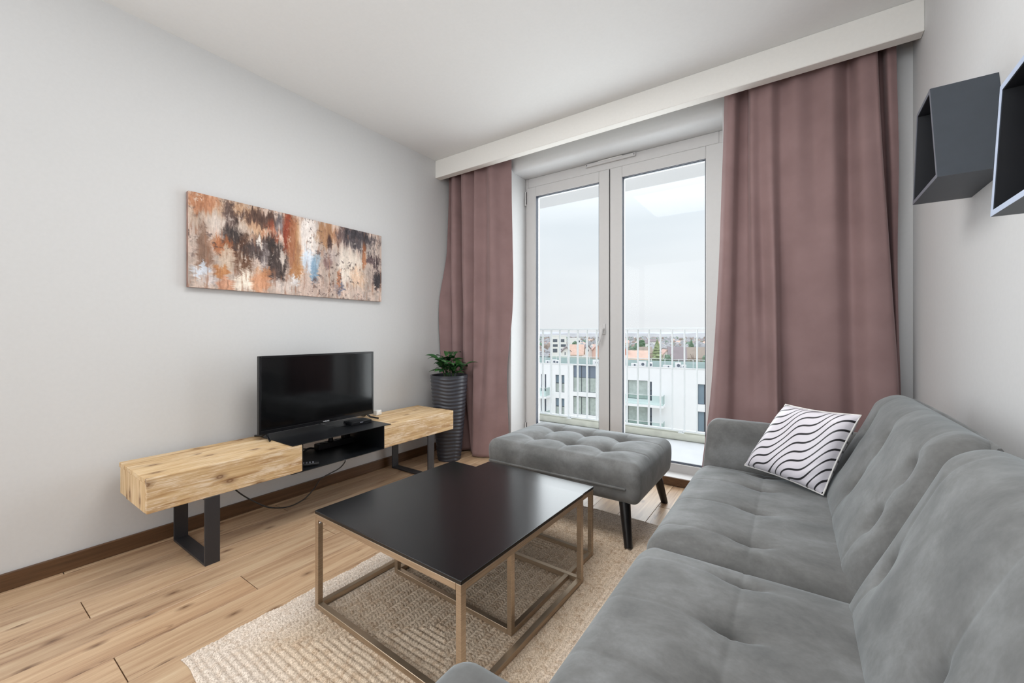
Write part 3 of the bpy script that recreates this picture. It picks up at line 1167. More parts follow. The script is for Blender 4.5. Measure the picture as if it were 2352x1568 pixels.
# warm upper-left ground
dab(0.14, 0.16, 0.16, 0.20, (192, 166, 146), 0.9)
dab(0.05, 0.08, 0.06, 0.10, (186, 120, 80), 0.8)
dab(0.24, 0.22, 0.12, 0.22, (196, 150, 110), 0.7)
dab(0.16, 0.30, 0.10, 0.12, (206, 196, 190), 0.7)
dab(0.155, 0.18, 0.025, 0.16, (70, 50, 46), 0.8, rag=0.9)
dab(0.30, 0.13, 0.09, 0.10, (74, 48, 38), 0.9, rag=0.8)
dab(0.385, 0.16, 0.03, 0.16, (96, 88, 92), 0.8)
dab(0.345, 0.30, 0.05, 0.16, (170, 76, 42), 0.75, tex=blot)
# brown masses
dab(0.175, 0.43, 0.05, 0.14, (46, 34, 32), 0.95)
dab(0.06, 0.62, 0.03, 0.28, (112, 78, 58), 0.7)
dab(0.13, 0.52, 0.05, 0.10, (168, 96, 52), 0.85)
dab(0.22, 0.58, 0.045, 0.22, (92, 56, 34), 0.9)
dab(0.29, 0.50, 0.07, 0.16, (64, 50, 48), 0.95)
dab(0.36, 0.58, 0.055, 0.26, (54, 40, 36), 0.97)
dab(0.345, 0.80, 0.030, 0.10, (66, 48, 44), 0.85)
dab(0.31, 0.62, 0.018, 0.20, (150, 140, 140), 0.7)
dab(0.15, 0.66, 0.03, 0.14, (206, 184, 164), 0.9)
dab(0.285, 0.42, 0.016, 0.06, (232, 222, 214), 0.95)
dab(0.395, 0.52, 0.014, 0.07, (214, 200, 190), 0.9)
# rust column
dab(0.418, 0.20, 0.024, 0.24, (150, 62, 32), 0.95, rag=0.4)
dab(0.452, 0.36, 0.028, 0.34, (158, 96, 60), 0.9)
dab(0.478, 0.42, 0.018, 0.36, (188, 140, 96), 0.85)
# white column of light and blue streak
dab(0.535, 0.20, 0.052, 0.34, (236, 226, 220), 0.98, rag=0.35)
dab(0.53, 0.52, 0.035, 0.14, (206, 218, 232), 0.9)
dab(0.560, 0.66, 0.020, 0.20, (126, 158, 184), 0.9, rag=0.35)
dab(0.578, 0.52, 0.016, 0.12, (160, 182, 200), 0.8)
dab(0.565, 0.80, 0.016, 0.03, (70, 62, 70), 0.8)
# right of centre
dab(0.635, 0.16, 0.05, 0.20, (176, 128, 88), 0.85)
dab(0.652, 0.26, 0.016, 0.12, (66, 44, 40), 0.9)
dab(0.70, 0.14, 0.04, 0.12, (150, 98, 66), 0.7)
dab(0.74, 0.12, 0.05, 0.16, (92, 74, 74), 0.9, rag=0.8)
dab(0.85, 0.16, 0.11, 0.16, (70, 62, 66), 0.92, rag=0.9)
dab(0.83, 0.07, 0.10, 0.06, (52, 46, 52), 0.85)
dab(0.74, 0.55, 0.05, 0.26, (232, 220, 208), 0.9)
dab(0.80, 0.56, 0.06, 0.22, (236, 222, 208), 0.95)
dab(0.83, 0.66, 0.05, 0.14, (224, 184, 152), 0.75)
dab(0.875, 0.34, 0.014, 0.22, (176, 108, 66), 0.8)
dab(0.64, 0.54, 0.03, 0.08, (120, 84, 84), 0.6)
dab(0.66, 0.42, 0.05, 0.10, (196, 180, 176), 0.6)
dab(0.71, 0.70, 0.012, 0.14, (176, 104, 66), 0.75)
dab(0.965, 0.52, 0.05, 0.20, (60, 42, 46), 0.95, rag=0.9, tex=blot)
dab(0.975, 0.70, 0.035, 0.10, (40, 32, 36), 0.95, rag=0.7)
dab(0.93, 0.40, 0.04, 0.05, (74, 54, 58), 0.8)
# lower band
dab(0.05, 0.82, 0.035, 0.07, (214, 222, 234), 0.9)
dab(0.09, 0.92, 0.05, 0.06, (204, 196, 196), 0.8)
dab(0.125, 0.80, 0.03, 0.06, (196, 128, 74), 0.8)
dab(0.15, 0.95, 0.04, 0.08, (206, 144, 110), 0.8)
dab(0.225, 0.90, 0.045, 0.11, (240, 228, 212), 0.97, rag=0.4)
dab(0.29, 0.88, 0.045, 0.12, (208, 146, 108), 0.9)
dab(0.30, 0.77, 0.04, 0.05, (198, 136, 92), 0.8)
dab(0.455, 0.84, 0.022, 0.06, (236, 232, 232), 0.95)
dab(0.40, 0.90, 0.06, 0.08, (206, 192, 184), 0.7)
dab(0.47, 0.68, 0.035, 0.07, (190, 134, 86), 0.75)
dab(0.60, 0.90, 0.12, 0.10, (196, 172, 160), 0.7)
dab(0.725, 0.88, 0.014, 0.09, (98, 102, 122), 0.9, rag=0.4)
dab(0.70, 0.86, 0.03, 0.04, (150, 138, 142), 0.6)
dab(0.84, 0.97, 0.04, 0.03, (110, 92, 90), 0.5, tex=grit)
# drag the wet paint down in uneven strokes, then scrape and flick
n1 = vnoise(A * 95, B * 1.3, 31, 3, 0.6) - 0.5
bi = np.clip(np.round((B + 0.20 * n1 * np.clip(1.2 - np.abs(B - 0.5), 0, 1)) * NB), 0, NB).astype(int)
IMG = IMG[np.arange(NA + 1)[:, None], bi]
n2 = vnoise(A * 6, B * 60, 33, 3, 0.6) - 0.5
ai = np.clip(np.round((A + 0.05 * n2 * np.clip(B * 1.5 - 0.35, 0, 1)) * NA), 0, NA).astype(int)
IMG = IMG[ai, np.arange(NB + 1)[None, :]]
zone = np.clip((vnoise(X2 * 3.2, B * 3.2, 37, 2) - 0.5) * 6, 0, 1)
zone2 = np.clip((vnoise(X2 * 2.6, B * 3.6, 39, 2) - 0.5) * 6, 0, 1)
drag = vnoise(X2 * 46, B * 5, 35, 4, 0.65)
crust = vnoise(X2 * 26, B * 24, 36, 5, 0.75)
for msk, col in ((np.clip((drag - 0.60) * 9, 0, 1) * zone, (226, 210, 196)), (np.clip((crust - 0.60) * 12, 0, 1) * zone2, (64, 48, 46)),
                 (np.clip((0.40 - drag) * 9, 0, 1) * (1 - zone), (156, 112, 88)), (np.clip((0.37 - crust) * 12, 0, 1) * zone, (228, 216, 206))):
    IMG = IMG * (1 - 0.62 * msk[..., None]) + L3(*col) * 0.62 * msk[..., None]
IMG += (vnoise(X2 * 110, B * 14, 38, 2)[..., None] - 0.5) * 34
IMG = np.clip(IMG, 14, 250) / 255.0
IMGL = np.where(IMG <= 0.04045, IMG / 12.92, ((IMG + 0.055) / 1.055) ** 2.4)

V = np.stack([np.full(A.size, 0.0301), (A * (PY1 - PY0)).ravel(), ((1 - B) * (PZ1 - PZ0)).ravel()], 1)
F = []
for i in range(NA):
    for j in range(NB):
        a = i * (NB + 1) + j
        F.append((a, a + 1, a + NB + 2, a + NB + 1))
po = obj('painted_face', (V, F), 'art', pa)
ca_ = po.data.color_attributes.new('paint', 'FLOAT_COLOR', 'POINT')
ca_.data.foreach_set('color', np.concatenate([IMGL.reshape(-1, 3), np.ones((A.size, 1))], 1).astype(np.float32).ravel())
# wrapped canvas on its stretcher, edge carries the paint's own tones
M['canvas_edge'] = mat_plain('painted_canvas_edge', rgb(156, 122, 110), 0.7, var=0.45, scale=9)
q = new_bm()
add_box(q, (0.004, 0.0, 0.0), (0.030, PY1 - PY0, PZ1 - PZ0), 0.0015)
obj('stretched_canvas', q, 'canvas_edge', pa)

# =================================================================== PLANTER AND PLANT
PX, PYc, PH = 0.285, 2.565, 0.715
pl = thing('potted_plant', 'green leafy plant in a tall ribbed charcoal planter in the corner', 'plant', (PX, PYc, 0.0))


def pot_r(r, z, a):
    k = min(1, max(0, z / PH))
    amp = 0.0030 * (1 if 0.015 < z < PH - 0.02 else 0)
    return r + amp * math.sin(2 * PI * z / 0.030 + 1.1 * math.sin(3 * a + 6 * z) + 0.5 * math.sin(5 * a))


prof = []
for i in range(141):
    z = PH * i / 140
    k = z / PH
    prof.append((0.096 + 0.062 * k ** 0.9, z))
q = new_bm()
r_ = add_lathe(q, [(0.002, 0.0), (0.090, 0.0)] + prof + [(0.158, PH + 0.004), (0.146, PH + 0.004), (0.142, PH - 0.02), (0.132, PH - 0.075), (0.002, PH - 0.075)], 96,
               lambda r, z, a: pot_r(r, z, a) if 0.094 < r <= 0.1585 and z < PH else r)
obj('pot', q, 'planter', pl, smooth=True, auto=50)
q = new_bm()
rg = add_lathe(q, [(0.001, PH - 0.040)] + [(0.138 * i / 6, PH - 0.040 + 0.004 * math.sin(i * 2.1)) for i in range(1, 7)], 32)
obj('soil', q, 'soil', pl, smooth=True)


def leaf_mesh(L, Wd, curl):
    V_, F_ = [], []
    n = 8
    for i in range(n + 1):
        t = i / n
        wd = Wd * math.sin(PI * min(1, t * 0.97 + 0.03)) ** 0.75 * (1 - 0.25 * t)
        z = curl * L * (t - t * t * 1.05)
        for sx in (-1, -0.5, 0, 0.5, 1):
            V_.append((t * L, sx * wd * 0.5, z + abs(sx) * wd * 0.16))
    for i in range(n):
        for k in range(4):
            a = i * 5 + k
            F_.append((a, a + 1, a + 6, a + 5))
    return V_, F_


lm = []
for L_, W_, c_ in ((0.120, 0.056, 0.4), (0.100, 0.050, 0.3), (0.135, 0.060, 0.5)):
    me = bpy.data.meshes.new('leaf')
    v_, f_ = leaf_mesh(L_, W_, c_)
    me.from_pydata(v_, [], f_)
    me.polygons.foreach_set('use_smooth', [True] * len(me.polygons))
    me.materials.append(M['leaf'])
    lm.append(me)
rs = random.Random(11)
for s_i in range(13):
    a = s_i * 2.4 + 0.3
    lean = 0.02 + 0.070 * ((s_i * 0.37) % 1.0)
    hgt = 0.070 + 0.120 * ((s_i * 0.61 + 0.2) % 1.0)
    base = Vector((0.035 * math.cos(a), 0.035 * math.sin(a), PH - 0.04))
    tip = base + Vector((lean * math.cos(a), lean * math.sin(a), hgt + 0.03))
    mid = base.lerp(tip, 0.55) + Vector((0, 0, 0.02))
    q = new_bm()
    pts = spline([tuple(base), tuple(mid), tuple(tip)], 5)
    add_tube(q, pts, lambda t: 0.0035 - 0.0015 * t, 6)
    obj('stem', q, 'stem', pl, smooth=True)
    nl = 6
    for k in range(nl):
        t = 0.35 + 0.65 * k / (nl - 1)
        p = Vector(pts[int(t * (len(pts) - 1))])
        o = bpy.data.objects.new('leaf', lm[rs.randrange(3)])
        COL.objects.link(o)
        o.parent = pl
        o.location = p
        az = a + k * 2.5 + rs.uniform(-0.5, 0.5)
        o.rotation_euler = (rs.uniform(-0.35, 0.35), rs.uniform(-0.45, 0.05), az)
        sc = rs.uniform(0.75, 1.05)
        o.scale = (sc, sc, sc)

# =================================================================== RUG
RX0, RX1, RY0, RY1 = 1.052, 2.262, 0.482, 2.330
rw, rl = RX1 - RX0, RY1 - RY0
nx, ny = int(rw / 0.0036), int(rl / 0.0036)
gx = np.linspace(0, rw, nx + 1)
gy = np.linspace(0, rl, ny + 1)
GX, GY = np.meshgrid(gx, gy, indexing='ij')
dx = np.minimum(GX, rw - GX)
dy = np.minimum(GY, rl - GY)
din = np.minimum(dx, dy)
along = np.where(dx < dy, GY, GX)
pitch = 0.0215
jit = vnoise(GX * 14, GY * 14, 21, 3) - 0.5
ring = din / pitch + 0.34 * jit * np.clip(din / 0.03, 0, 1)
ri = np.floor(ring)
rf = ring - ri
rib = np.sin(PI * rf) ** 0.7
st = along / 0.0135 + rf * 0.9 * np.where(ri % 2 == 0, 1, -1) + ri * 0.37
sti = np.floor(st)
sf = st - sti
stitch = np.sin(PI * sf) ** 0.6
h1 = np.sin(ri * 12.9898 + sti * 78.233) * 43758.5453
h1 = h1 - np.floor(h1)
Z = 0.0015 + 0.0085 * rib * (0.30 + 0.70 * stitch) + 0.0016 * (h1 - 0.5) * rib
edge = np.clip(din / 0.008, 0, 1)
Z = 0.001 + (Z - 0.001) * np.sqrt(edge)
wob = 0.004 * np.sin(GY * 23) + 0.003 * np.sin(GY * 61 + 1) + 0.003 * np.sin(GX * 40)
V = np.stack([(GX + RX0 + wob * (1 - np.clip(din / 0.05, 0, 1))).ravel(), (GY + RY0 + 0.004 * np.sin(GX * 29) * (1 - np.clip(din / 0.05, 0, 1))).ravel(), Z.ravel()], 1)
ii, jj = np.meshgrid(np.arange(nx), np.arange(ny), indexing='ij')
a = (ii * (ny + 1) + jj).ravel()
Fq = np.stack([a, a + ny + 1, a + ny + 2, a + 1], 1)
me = bpy.data.meshes.new('rug')
me.vertices.add(len(V))
me.vertices.foreach_set('co', V.astype(np.float32).ravel())
me.loops.add(Fq.size)
me.loops.foreach_set('vertex_index', Fq.astype(np.int32).ravel())
me.polygons.add(len(Fq))
me.polygons.foreach_set('loop_start', np.arange(0, Fq.size, 4, dtype=np.int32))
me.polygons.foreach_set('use_smooth', np.ones(len(Fq), dtype=bool))
me.update(calc_edges=True)
me.validate()
pale = np.array(rgb(226, 214, 202)[:3])
tan = np.array(rgb(216, 198, 177)[:3])
brown = np.array(rgb(172, 146, 120)[:3])
kb = np.clip((din - 0.09) / 0.14, 0, 1)[..., None]
base = pale * (1 - kb) + tan * kb
mixb = ((h1 > 0.80) * 0.25 * kb[..., 0] + (h1 > 0.80) * 0.2)[..., None]
C3 = base * (1 - mixb) + brown * mixb
C3 = C3 * (0.95 + 0.1 * h1[..., None])
ca_ = me.color_attributes.new('tone', 'FLOAT_COLOR', 'POINT')
ca_.data.foreach_set('color', np.concatenate([C3.reshape(-1, 3), np.ones((len(V), 1))], 1).astype(np.float32).ravel())
me.materials.append(M['rug'])
rug = bpy.data.objects.new('rug', me)
COL.objects.link(rug)
tag(rug, 'beige braided jute rug under the coffee tables and the sofa front', 'rug')

# =================================================================== COFFEE TABLES
RUGZ = 0.0085


def coffee_table(label, corner, rot, sx, sy, ztop, tube, slab):
    """corner: near-left outer corner on the floor"""
    r = thing('coffee_table', label, 'table', (corner[0], corner[1], RUGZ), rot, 'nested coffee tables')
    H = ztop - RUGZ
    q = new_bm()
    add_box(q, (0.0, 0.0, H - slab), (sx, sy, H), 0.0018, 2)
    obj('tabletop', q, 'table_top', r)
    t = tube
    for x in (0.001, sx - t - 0.001):
        for y in (0.001, sy - t - 0.001):
            q = new_bm()
            add_box(q, (x, y, 0.0), (x + t, y + t, H - slab - 0.0004), 0.0012)
            lg = obj('leg', q, 'champagne', r)
            # levelling screw heads at the joint
            q = new_bm()
            cx_, cy_ = x + t / 2, y + t / 2
            sgx = 1 if x < sx / 2 else -1
            add_cyl(q, (cx_ + sgx * t / 2, cy_, H - slab - t - 0.012), (cx_ + sgx * (t / 2 + 0.004), cy_, H - slab - t - 0.012), 0.006, 0.0045, 12)
            obj('screw', q, 'chrome', lg)
    zt = H - slab - t
    for (z, nm) in ((zt, 'top_rail'), (0.0, 'bottom_rail')):
        for y in (0.001, sy - t - 0.001):
            q = new_bm()
            add_box(q, (t + 0.0015, y, z), (sx - t - 0.0015, y + t, z + t - 0.0006), 0.0012)
            obj(nm, q, 'champagne', r)
        for x in (0.001, sx - t - 0.001):
            q = new_bm()
            add_box(q, (x, t + 0.0015, z), (x + t, sy - t - 0.0015, z + t - 0.0006), 0.0012)
            obj(nm, q, 'champagne', r)
    return r


coffee_table('larger square coffee table with black top and slim bronze metal frame', (1.180, 0.866), R(-1.35), 0.772, 0.762, 0.385, 0.021, 0.0125)
coffee_table('smaller lower coffee table nested under the larger one, its back edge showing', (1.247, 1.194), R(-1.9), 0.650, 0.662, 0.3365, 0.020, 0.0125)

# =================================================================== UPHOLSTERY
def gauss(d2, s):
    return np.exp(-d2 / (2 * s * s))


def smooth01(x):
    x = np.clip(x, 0, 1)
    return x * x * (3 - 2 * x)


# ---------------- ottoman
OX0, OX1, OY0, OY1, OZ0, OZ1 = 1.145, 2.085, 1.995, 2.655, 0.212, 0.418
ot = thing('ottoman', 'rectangular grey velvet footstool with button tufting in front of the glass door', 'ottoman', (1.615, 2.325, 0.0))
tx = [1.395, 1.62, 1.845]
ty = [2.205, 2.46]


def ott_def(P, N):
    top = np.clip(N[:, 2], 0, 1) ** 1.2
    x, y = P[:, 0], P[:, 1]
    u = (x - OX0) / (OX1 - OX0)
    v = (y - OY0) / (OY1 - OY0)
    ex = np.minimum(u, 1 - u) * (OX1 - OX0)
    ey = np.minimum(v, 1 - v) * (OY1 - OY0)
    edge = smooth01(np.minimum(ex, ey) / 0.16)
    h = 0.016 * edge
    far = smooth01((np.minimum(ex, ey) - 0.06) / 0.14)
    for a in tx:
        for b in ty:
            d2 = (x - a) ** 2 + (y - b) ** 2
            h -= 0.026 * gauss(d2, 0.022) + 0.016 * gauss(d2, 0.055)
    for a in tx:
        h -= 0.0030 * gauss((x - a) ** 2, 0.0045) + 0.010 * gauss((x - a) ** 2, 0.025) * far
    for b in ty:
        h -= 0.0030 * gauss((y - b) ** 2, 0.0045) + 0.010 * gauss((y - b) ** 2, 0.025) * far
    P = P.copy()
    P[:, 2] += h * top
    # seams running down the front and back, softly bulging sides
    fr = np.abs(N[:, 1])
    zz = (P[:, 2] - OZ0) / (OZ1 - OZ0)
    for a in tx:
        P[:, 1] += np.sign(N[:, 1]) * -0.004 * gauss((x - a) ** 2, 0.006) * fr * (zz > 0.42)
    P[:, 1] += np.sign(N[:, 1]) * 0.007 * np.sin(PI * np.clip((zz - 0.4) / 0.6, 0, 1)) * fr
    P[:, 0] += np.sign(N[:, 0]) * 0.007 * np.sin(PI * np.clip((zz - 0.2) / 0.8, 0, 1)) * np.abs(N[:, 0])
    return P - np.array([1.615, 2.325, 0.0])


obj('cushion', softbox((OX0, OY0, OZ0), (OX1, OY1, OZ1), (0.04, 0.04, 0.045), 0.0065, ott_def), 'velvet', ot, smooth=True)
q = new_bm()
add_box(q, (-0.455, -0.338, 0.285), (0.405, -0.3285, 0.298), 0.004, 2)
obj('front_welt', q, 'velvet', ot, smooth=True, auto=60)
for sx in (-1, 1):
    for sy in (-1, 1):
        q = new_bm()
        foot_z = 0.010 if sy < 0 else 0.0
        xb, yb = sx * 0.421, sy * 0.352
        add_cyl(q, (sx * 0.385, sy * 0.288, 0.214), (xb, yb if sy > 0 else -0.335, foot_z), 0.029, 0.0205, 18)
        obj('leg', q, 'black_wood', ot, smooth=True, auto=50)

# ---------------- sofa
sf_ = thing('sofa', 'long grey velvet sofa bed with two tufted seats against the right wall', 'sofa', (2.75, 1.31, 0.0))
SO = np.array([2.75, 1.31, 0.0])
SX0, SX1, SZ0, SZ1 = 2.318, 2.90, 0.235, 0.428


def seat(y0, y1, ty_):
    tx_ = 2.600

    def f(P, N):
        top = np.clip(N[:, 2], 0, 1) ** 1.2
        x, y = P[:, 0], P[:, 1]
        ex = np.minimum(x - SX0, 0.5)
        ey = np.minimum(y - y0, y1 - y)
        edge = smooth01(np.minimum(ex / 0.15, ey / 0.15))
        h = 0.016 * edge - 0.003
        for b in ty_:
            dx_, dy_ = x - tx_, y - b
            # button pull with a crease running fore and aft
            h -= 0.022 * np.exp(-(dx_ / 0.042) ** 2 - (dy_ / 0.011) ** 2) + 0.008 * np.exp(-(dx_ / 0.075) ** 2 - (dy_ / 0.045) ** 2)
            h -= 0.0016 * gauss(dy_ ** 2, 0.0035) * (x < tx_) + 0.0015 * gauss(dy_ ** 2, 0.03) * edge
        h -= 0.0026 * gauss((x - tx_) ** 2, 0.0038) + 0.0035 * gauss((x - tx_) ** 2, 0.03) * edge
        P = P.copy()
        P[:, 2] += h * top
        zz = np.clip((P[:, 2] - SZ0) / (SZ1 - SZ0), 0, 1)
        P[:, 0] += np.sign(N[:, 0]) * 0.014 * np.sin(PI * zz) * np.abs(N[:, 0]) * (N[:, 0] < 0)
        P[:, 1] += np.sign(N[:, 1]) * 0.004 * np.sin(PI * zz) * np.abs(N[:, 1])
        return P - SO
    return obj('seat_cushion', softbox((SX0, y0, SZ0), (SX1, y1, SZ1), (0.055, 0.075, 0.065), 0.0058, f), 'velvet', sf_, smooth=True)


seat(0.440, 1.308, [0.56, 0.77, 0.985, 1.195])
seat(1.312, 2.238, [1.44, 1.70, 1.955, 2.14])

LEAN = np.array([0.385, 0.0, 0.923])
BACKN = np.array([0.923, 0.0, -0.385])
BO = np.array([2.800, 0.0, 0.355])
BH, BT = 0.540, 0.135


def back(y0, y1, ty_, rows):
    def f(P, N):
        a, y, t = P[:, 0], P[:, 1], P[:, 2]     # a: up the lean, t: thickness (0 = front)
        front = np.clip(-N[:, 2], 0, 1) ** 1.2
        ea = np.minimum(a, BH - a)
        ey = np.minimum(y - y0, y1 - y)
        edge = smooth01(np.minimum(ea / 0.12, ey / 0.14))
        h = 0.016 * edge
        for b in ty_:
            dy_ = y - b
            h -= 0.0020 * gauss(dy_ ** 2, 0.0038) + 0.0015 * gauss(dy_ ** 2, 0.03) * edge
            for c in rows:
                da = a - c
                h -= 0.026 * np.exp(-(da / 0.032) ** 2 - (dy_ / 0.016) ** 2) + 0.013 * np.exp(-(da / 0.085) ** 2 - (dy_ / 0.060) ** 2)
        P2 = np.zeros_like(P)
        tt = t - h * front
        # a little belly low down
        tt = tt - 0.010 * np.exp(-((a - 0.17) / 0.14) ** 2) * front
        W3 = BO + a[:, None] * LEAN + tt[:, None] * BACKN
        P2[:, 0], P2[:, 2] = W3[:, 0], W3[:, 2]
        P2[:, 1] = y
        return P2 - SO
    return obj('backrest', softbox((0.0, y0, 0.0), (BH, y1, BT), (0.080, 0.085, 0.062), 0.0060, f), 'velvet', sf_, smooth=True)


back(0.440, 1.316, [0.50, 0.84, 1.19], [0.215])
back(1.322, 2.225, [1.44, 1.77, 2.06], [0.235, 0.395])
# flat lip of the back frame behind each half
for y0, y1 in ((0.45, 1.215), (1.335, 2.19)):
    q = new_bm()
    n = 26
    pts = []
    for i in range(n + 1):
        k = i / n
        y = y0 + (y1 - y0) * k
        s = math.sin(PI * min(1, max(0, k)))
        p = BO + (BH - 0.022 + 0.010 * s ** 0.5) * LEAN + (0.075) * BACKN
        pts.append((p[0] - SO[0], y - SO[1], p[2]))
    vs_ = []
    for p in pts:
        vs_.append([q.verts.new((p[0] + a_ * LEAN[0] + b_ * BACKN[0], p[1], p[2] + a_ * LEAN[2] + b_ * BACKN[2])) for a_, b_ in ((0, 0), (0.016, 0.001), (0.019, 0.006), (0.016, 0.011), (0, 0.012))])
    for a_, b_ in zip(vs_, vs_[1:]):
        for k in range(4):
            q.faces.new((a_[k], a_[k + 1], b_[k + 1], b_[k]))
    q.faces.new(vs_[0])
    q.faces.new(vs_[-1][::-1])
    obj('back_lip', q, 'velvet', sf_, smooth=True, auto=60)


def arm(y0, y1, x_off=0.0):
    az0, az1 = 0.13, 0.640

    def f(P, N):
        P = P.copy()
        x, z = P[:, 0], P[:, 2]
        # front edge leans forward towards the floor
        P[:, 0] -= 0.10 * np.clip((az1 - z) / 1.0, 0, 1) * np.clip((2.75 - x) / 0.4, 0, 1)
        return P - SO
    return obj('armrest', softbox((2.352 + x_off, y0, az0), (3.14, y1, az1), (0.05, 0.028, 0.05), 0.014, f), 'velvet', sf_, smooth=True)


arm(2.247, 2.345)
arm(0.325, 0.432, -0.032)
q = new_bm()
add_box(q, (2.36 - 2.75, 0.42 - 1.31, 0.13), (3.08 - 2.75, 2.24 - 1.31, 0.238), 0.01, 2)
obj('base', q, 'velvet_dark', sf_)
for x, y in ((2.42, 0.37), (2.42, 2.29), (3.02, 0.37), (3.02, 2.29), (2.45, 1.31)):
    q = new_bm()
    add_cyl(q, (x - 2.75, y - 1.31, 0.131), (x - 2.75 - 0.01, y - 1.31, 0.0095 if x < 2.3 else 0.0), 0.026, 0.018, 14)
    obj('leg', q, 'black_wood', sf_, smooth=True, auto=50)

# ---------------- scatter cushion
P_c1, P_c2 = Vector((2.680, 2.205, 0.752)), Vector((2.918, 2.015, 0.762))
P_c3, P_c4 = Vector((2.522, 2.175, 0.458)), Vector((2.803, 1.975, 0.448))
cen = (P_c1 + P_c2 + P_c3 + P_c4) / 4
n_ = (P_c2 - P_c3).cross(P_c1 - P_c4).normalized()
if n_.y > 0:
    n_ = -n_
cu_ = thing('cushion', 'white satin cushion with wavy black lines leaning in the sofa corner', 'cushion', tuple(cen))
NP = 44
V, F, UV = [], [], []
for side in (1, -1):
    for i in range(NP + 1):
        for j in range(NP + 1):
            u, v = i / NP, j / NP
            p = (P_c3 * (1 - u) + P_c4 * u) * (1 - v) + (P_c1 * (1 - u) + P_c2 * u) * v
            uu, vv = 2 * u - 1, 2 * v - 1
            # sides drawn in between the corners
            k = 0.055
            p = p + (cen - p) * k * ((1 - uu * uu) * abs(vv) ** 4 + (1 - vv * vv) * abs(uu) ** 4)
            th = 0.062 * max(0.0, (1 - uu ** 4) * (1 - vv ** 4)) ** 0.55
            wr = 0.003 * math.sin(14 * u + 9 * v) * (1 - uu * uu) * (1 - vv * vv) + 0.004 * math.sin(38 * (u - v) + 2) * max(0, u - 0.55) * max(0, 0.5 - v) * 4 * (1 - uu ** 6)
            V.append(tuple(p + n_ * side * (th + (wr if side > 0 else 0) + 0.0006) - cen))
            UV.append((u, v))
base_i = (NP + 1) ** 2
for side in (0, 1):
    for i in range(NP):
        for j in range(NP):
            a = side * base_i + i * (NP + 1) + j
            F.append((a, a + NP + 1, a + NP + 2, a + 1) if side == 0 else (a, a + 1, a + NP + 2, a + NP + 1))
po = obj('cover', (V, F), 'pillow', cu_, smooth=True)
ul = po.data.uv_layers.new(name='uv')
for lp in po.data.loops:
    ul.data[lp.index].uv = UV[lp.vertex_index]
# flanged seam round the edge
q = new_bm()
loop = []
for (a, b) in ((P_c3, P_c4), (P_c4, P_c2), (P_c2, P_c1), (P_c1, P_c3)):
    for k in range(12):
        t = k / 12
        p = a.lerp(b, t)
        s = 2 * t - 1
        loop.append(p + (cen - p) * 0.055 * (1 - s * s) - cen)
loop.append(loop[0])
add_tube(q, [tuple(p) for p in loop], 0.0035, 6)
obj('seam', q, 'white_plastic', cu_, smooth=True)

# =================================================================== WALL SHELVES
def wall_shelf(label, x0, pts, em='shelf_edge', t=0.012):
    """pts: outline (y,z) of the open front, running round"""
    cy = sum(p[0] for p in pts) / 4
    cz = sum(p[1] for p in pts) / 4
    r = thing('wall_shelf', label, 'shelf', (W - 0.0005, cy, cz), group='box shelves on the right wall')
    inn = []
    n = len(pts)
    for i in range(n):
        p0, p1, p2 = Vector(pts[i - 1]), Vector(pts[i]), Vector(pts[(i + 1) % n])
        d1_, d2_ = (p1 - p0).normalized(), (p2 - p1).normalized()
        n1, n2 = Vector((-d1_.y, d1_.x)), Vector((-d2_.y, d2_.x))
        ctr = Vector((cy, cz))
        if (ctr - p1).dot(n1) < 0:
            n1 = -n1
        if (ctr - p1).dot(n2) < 0:
            n2 = -n2
        bis = (n1 + n2).normalized()
        inn.append(p1 + bis * (t / max(0.3, bis.dot(n1))))
    names = ['top_board', 'side_board', 'bottom_board', 'side_board']
    D = x0 - W
    for i in range(n):
        j = (i + 1) % n
        q = new_bm()
        ring = [pts[i], pts[j], tuple(inn[j]), tuple(inn[i])]
        f0 = [q.verts.new((D + 0.0006, y - cy, z - cz)) for y, z in ring]
        f1 = [q.verts.new((0.0, y - cy, z - cz)) for y, z in ring]
        for k in range(4):
            l_ = (k + 1) % 4
            q.faces.new((f0[k], f0[l_], f1[l_], f1[k]))
        q.faces.new(f0)
        q.faces.new(f1[::-1])
        bd = obj(names[i], q, 'shelf', r)
        q = new_bm()
        e0 = [q.verts.new((D, y - cy, z - cz)) for y, z in ring]
        e1 = [q.verts.new((D + 0.0006, y - cy, z - cz)) for y, z in ring]
        for k in range(4):
            l_ = (k + 1) % 4
            q.faces.new((e0[k], e0[l_], e1[l_], e1[k]))
        q.faces.new(e0)
        q.faces.new(e1[::-1])
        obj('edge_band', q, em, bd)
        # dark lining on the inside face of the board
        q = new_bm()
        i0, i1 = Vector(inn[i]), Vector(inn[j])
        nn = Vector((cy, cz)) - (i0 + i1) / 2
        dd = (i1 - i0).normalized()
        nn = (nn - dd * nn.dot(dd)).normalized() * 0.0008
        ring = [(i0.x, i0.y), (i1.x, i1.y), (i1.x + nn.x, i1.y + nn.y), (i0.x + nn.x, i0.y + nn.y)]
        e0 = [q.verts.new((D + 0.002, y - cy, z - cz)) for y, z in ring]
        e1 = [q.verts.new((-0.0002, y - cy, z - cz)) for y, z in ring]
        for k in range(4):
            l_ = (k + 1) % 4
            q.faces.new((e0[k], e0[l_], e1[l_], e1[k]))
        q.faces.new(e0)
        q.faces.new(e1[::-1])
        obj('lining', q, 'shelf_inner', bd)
    return r


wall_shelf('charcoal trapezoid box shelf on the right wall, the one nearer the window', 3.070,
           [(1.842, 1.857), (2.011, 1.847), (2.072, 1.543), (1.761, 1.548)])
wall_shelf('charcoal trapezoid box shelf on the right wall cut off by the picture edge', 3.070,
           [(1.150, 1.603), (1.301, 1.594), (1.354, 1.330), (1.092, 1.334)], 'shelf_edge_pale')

# =================================================================== OUTSIDE
GZ = -18.0


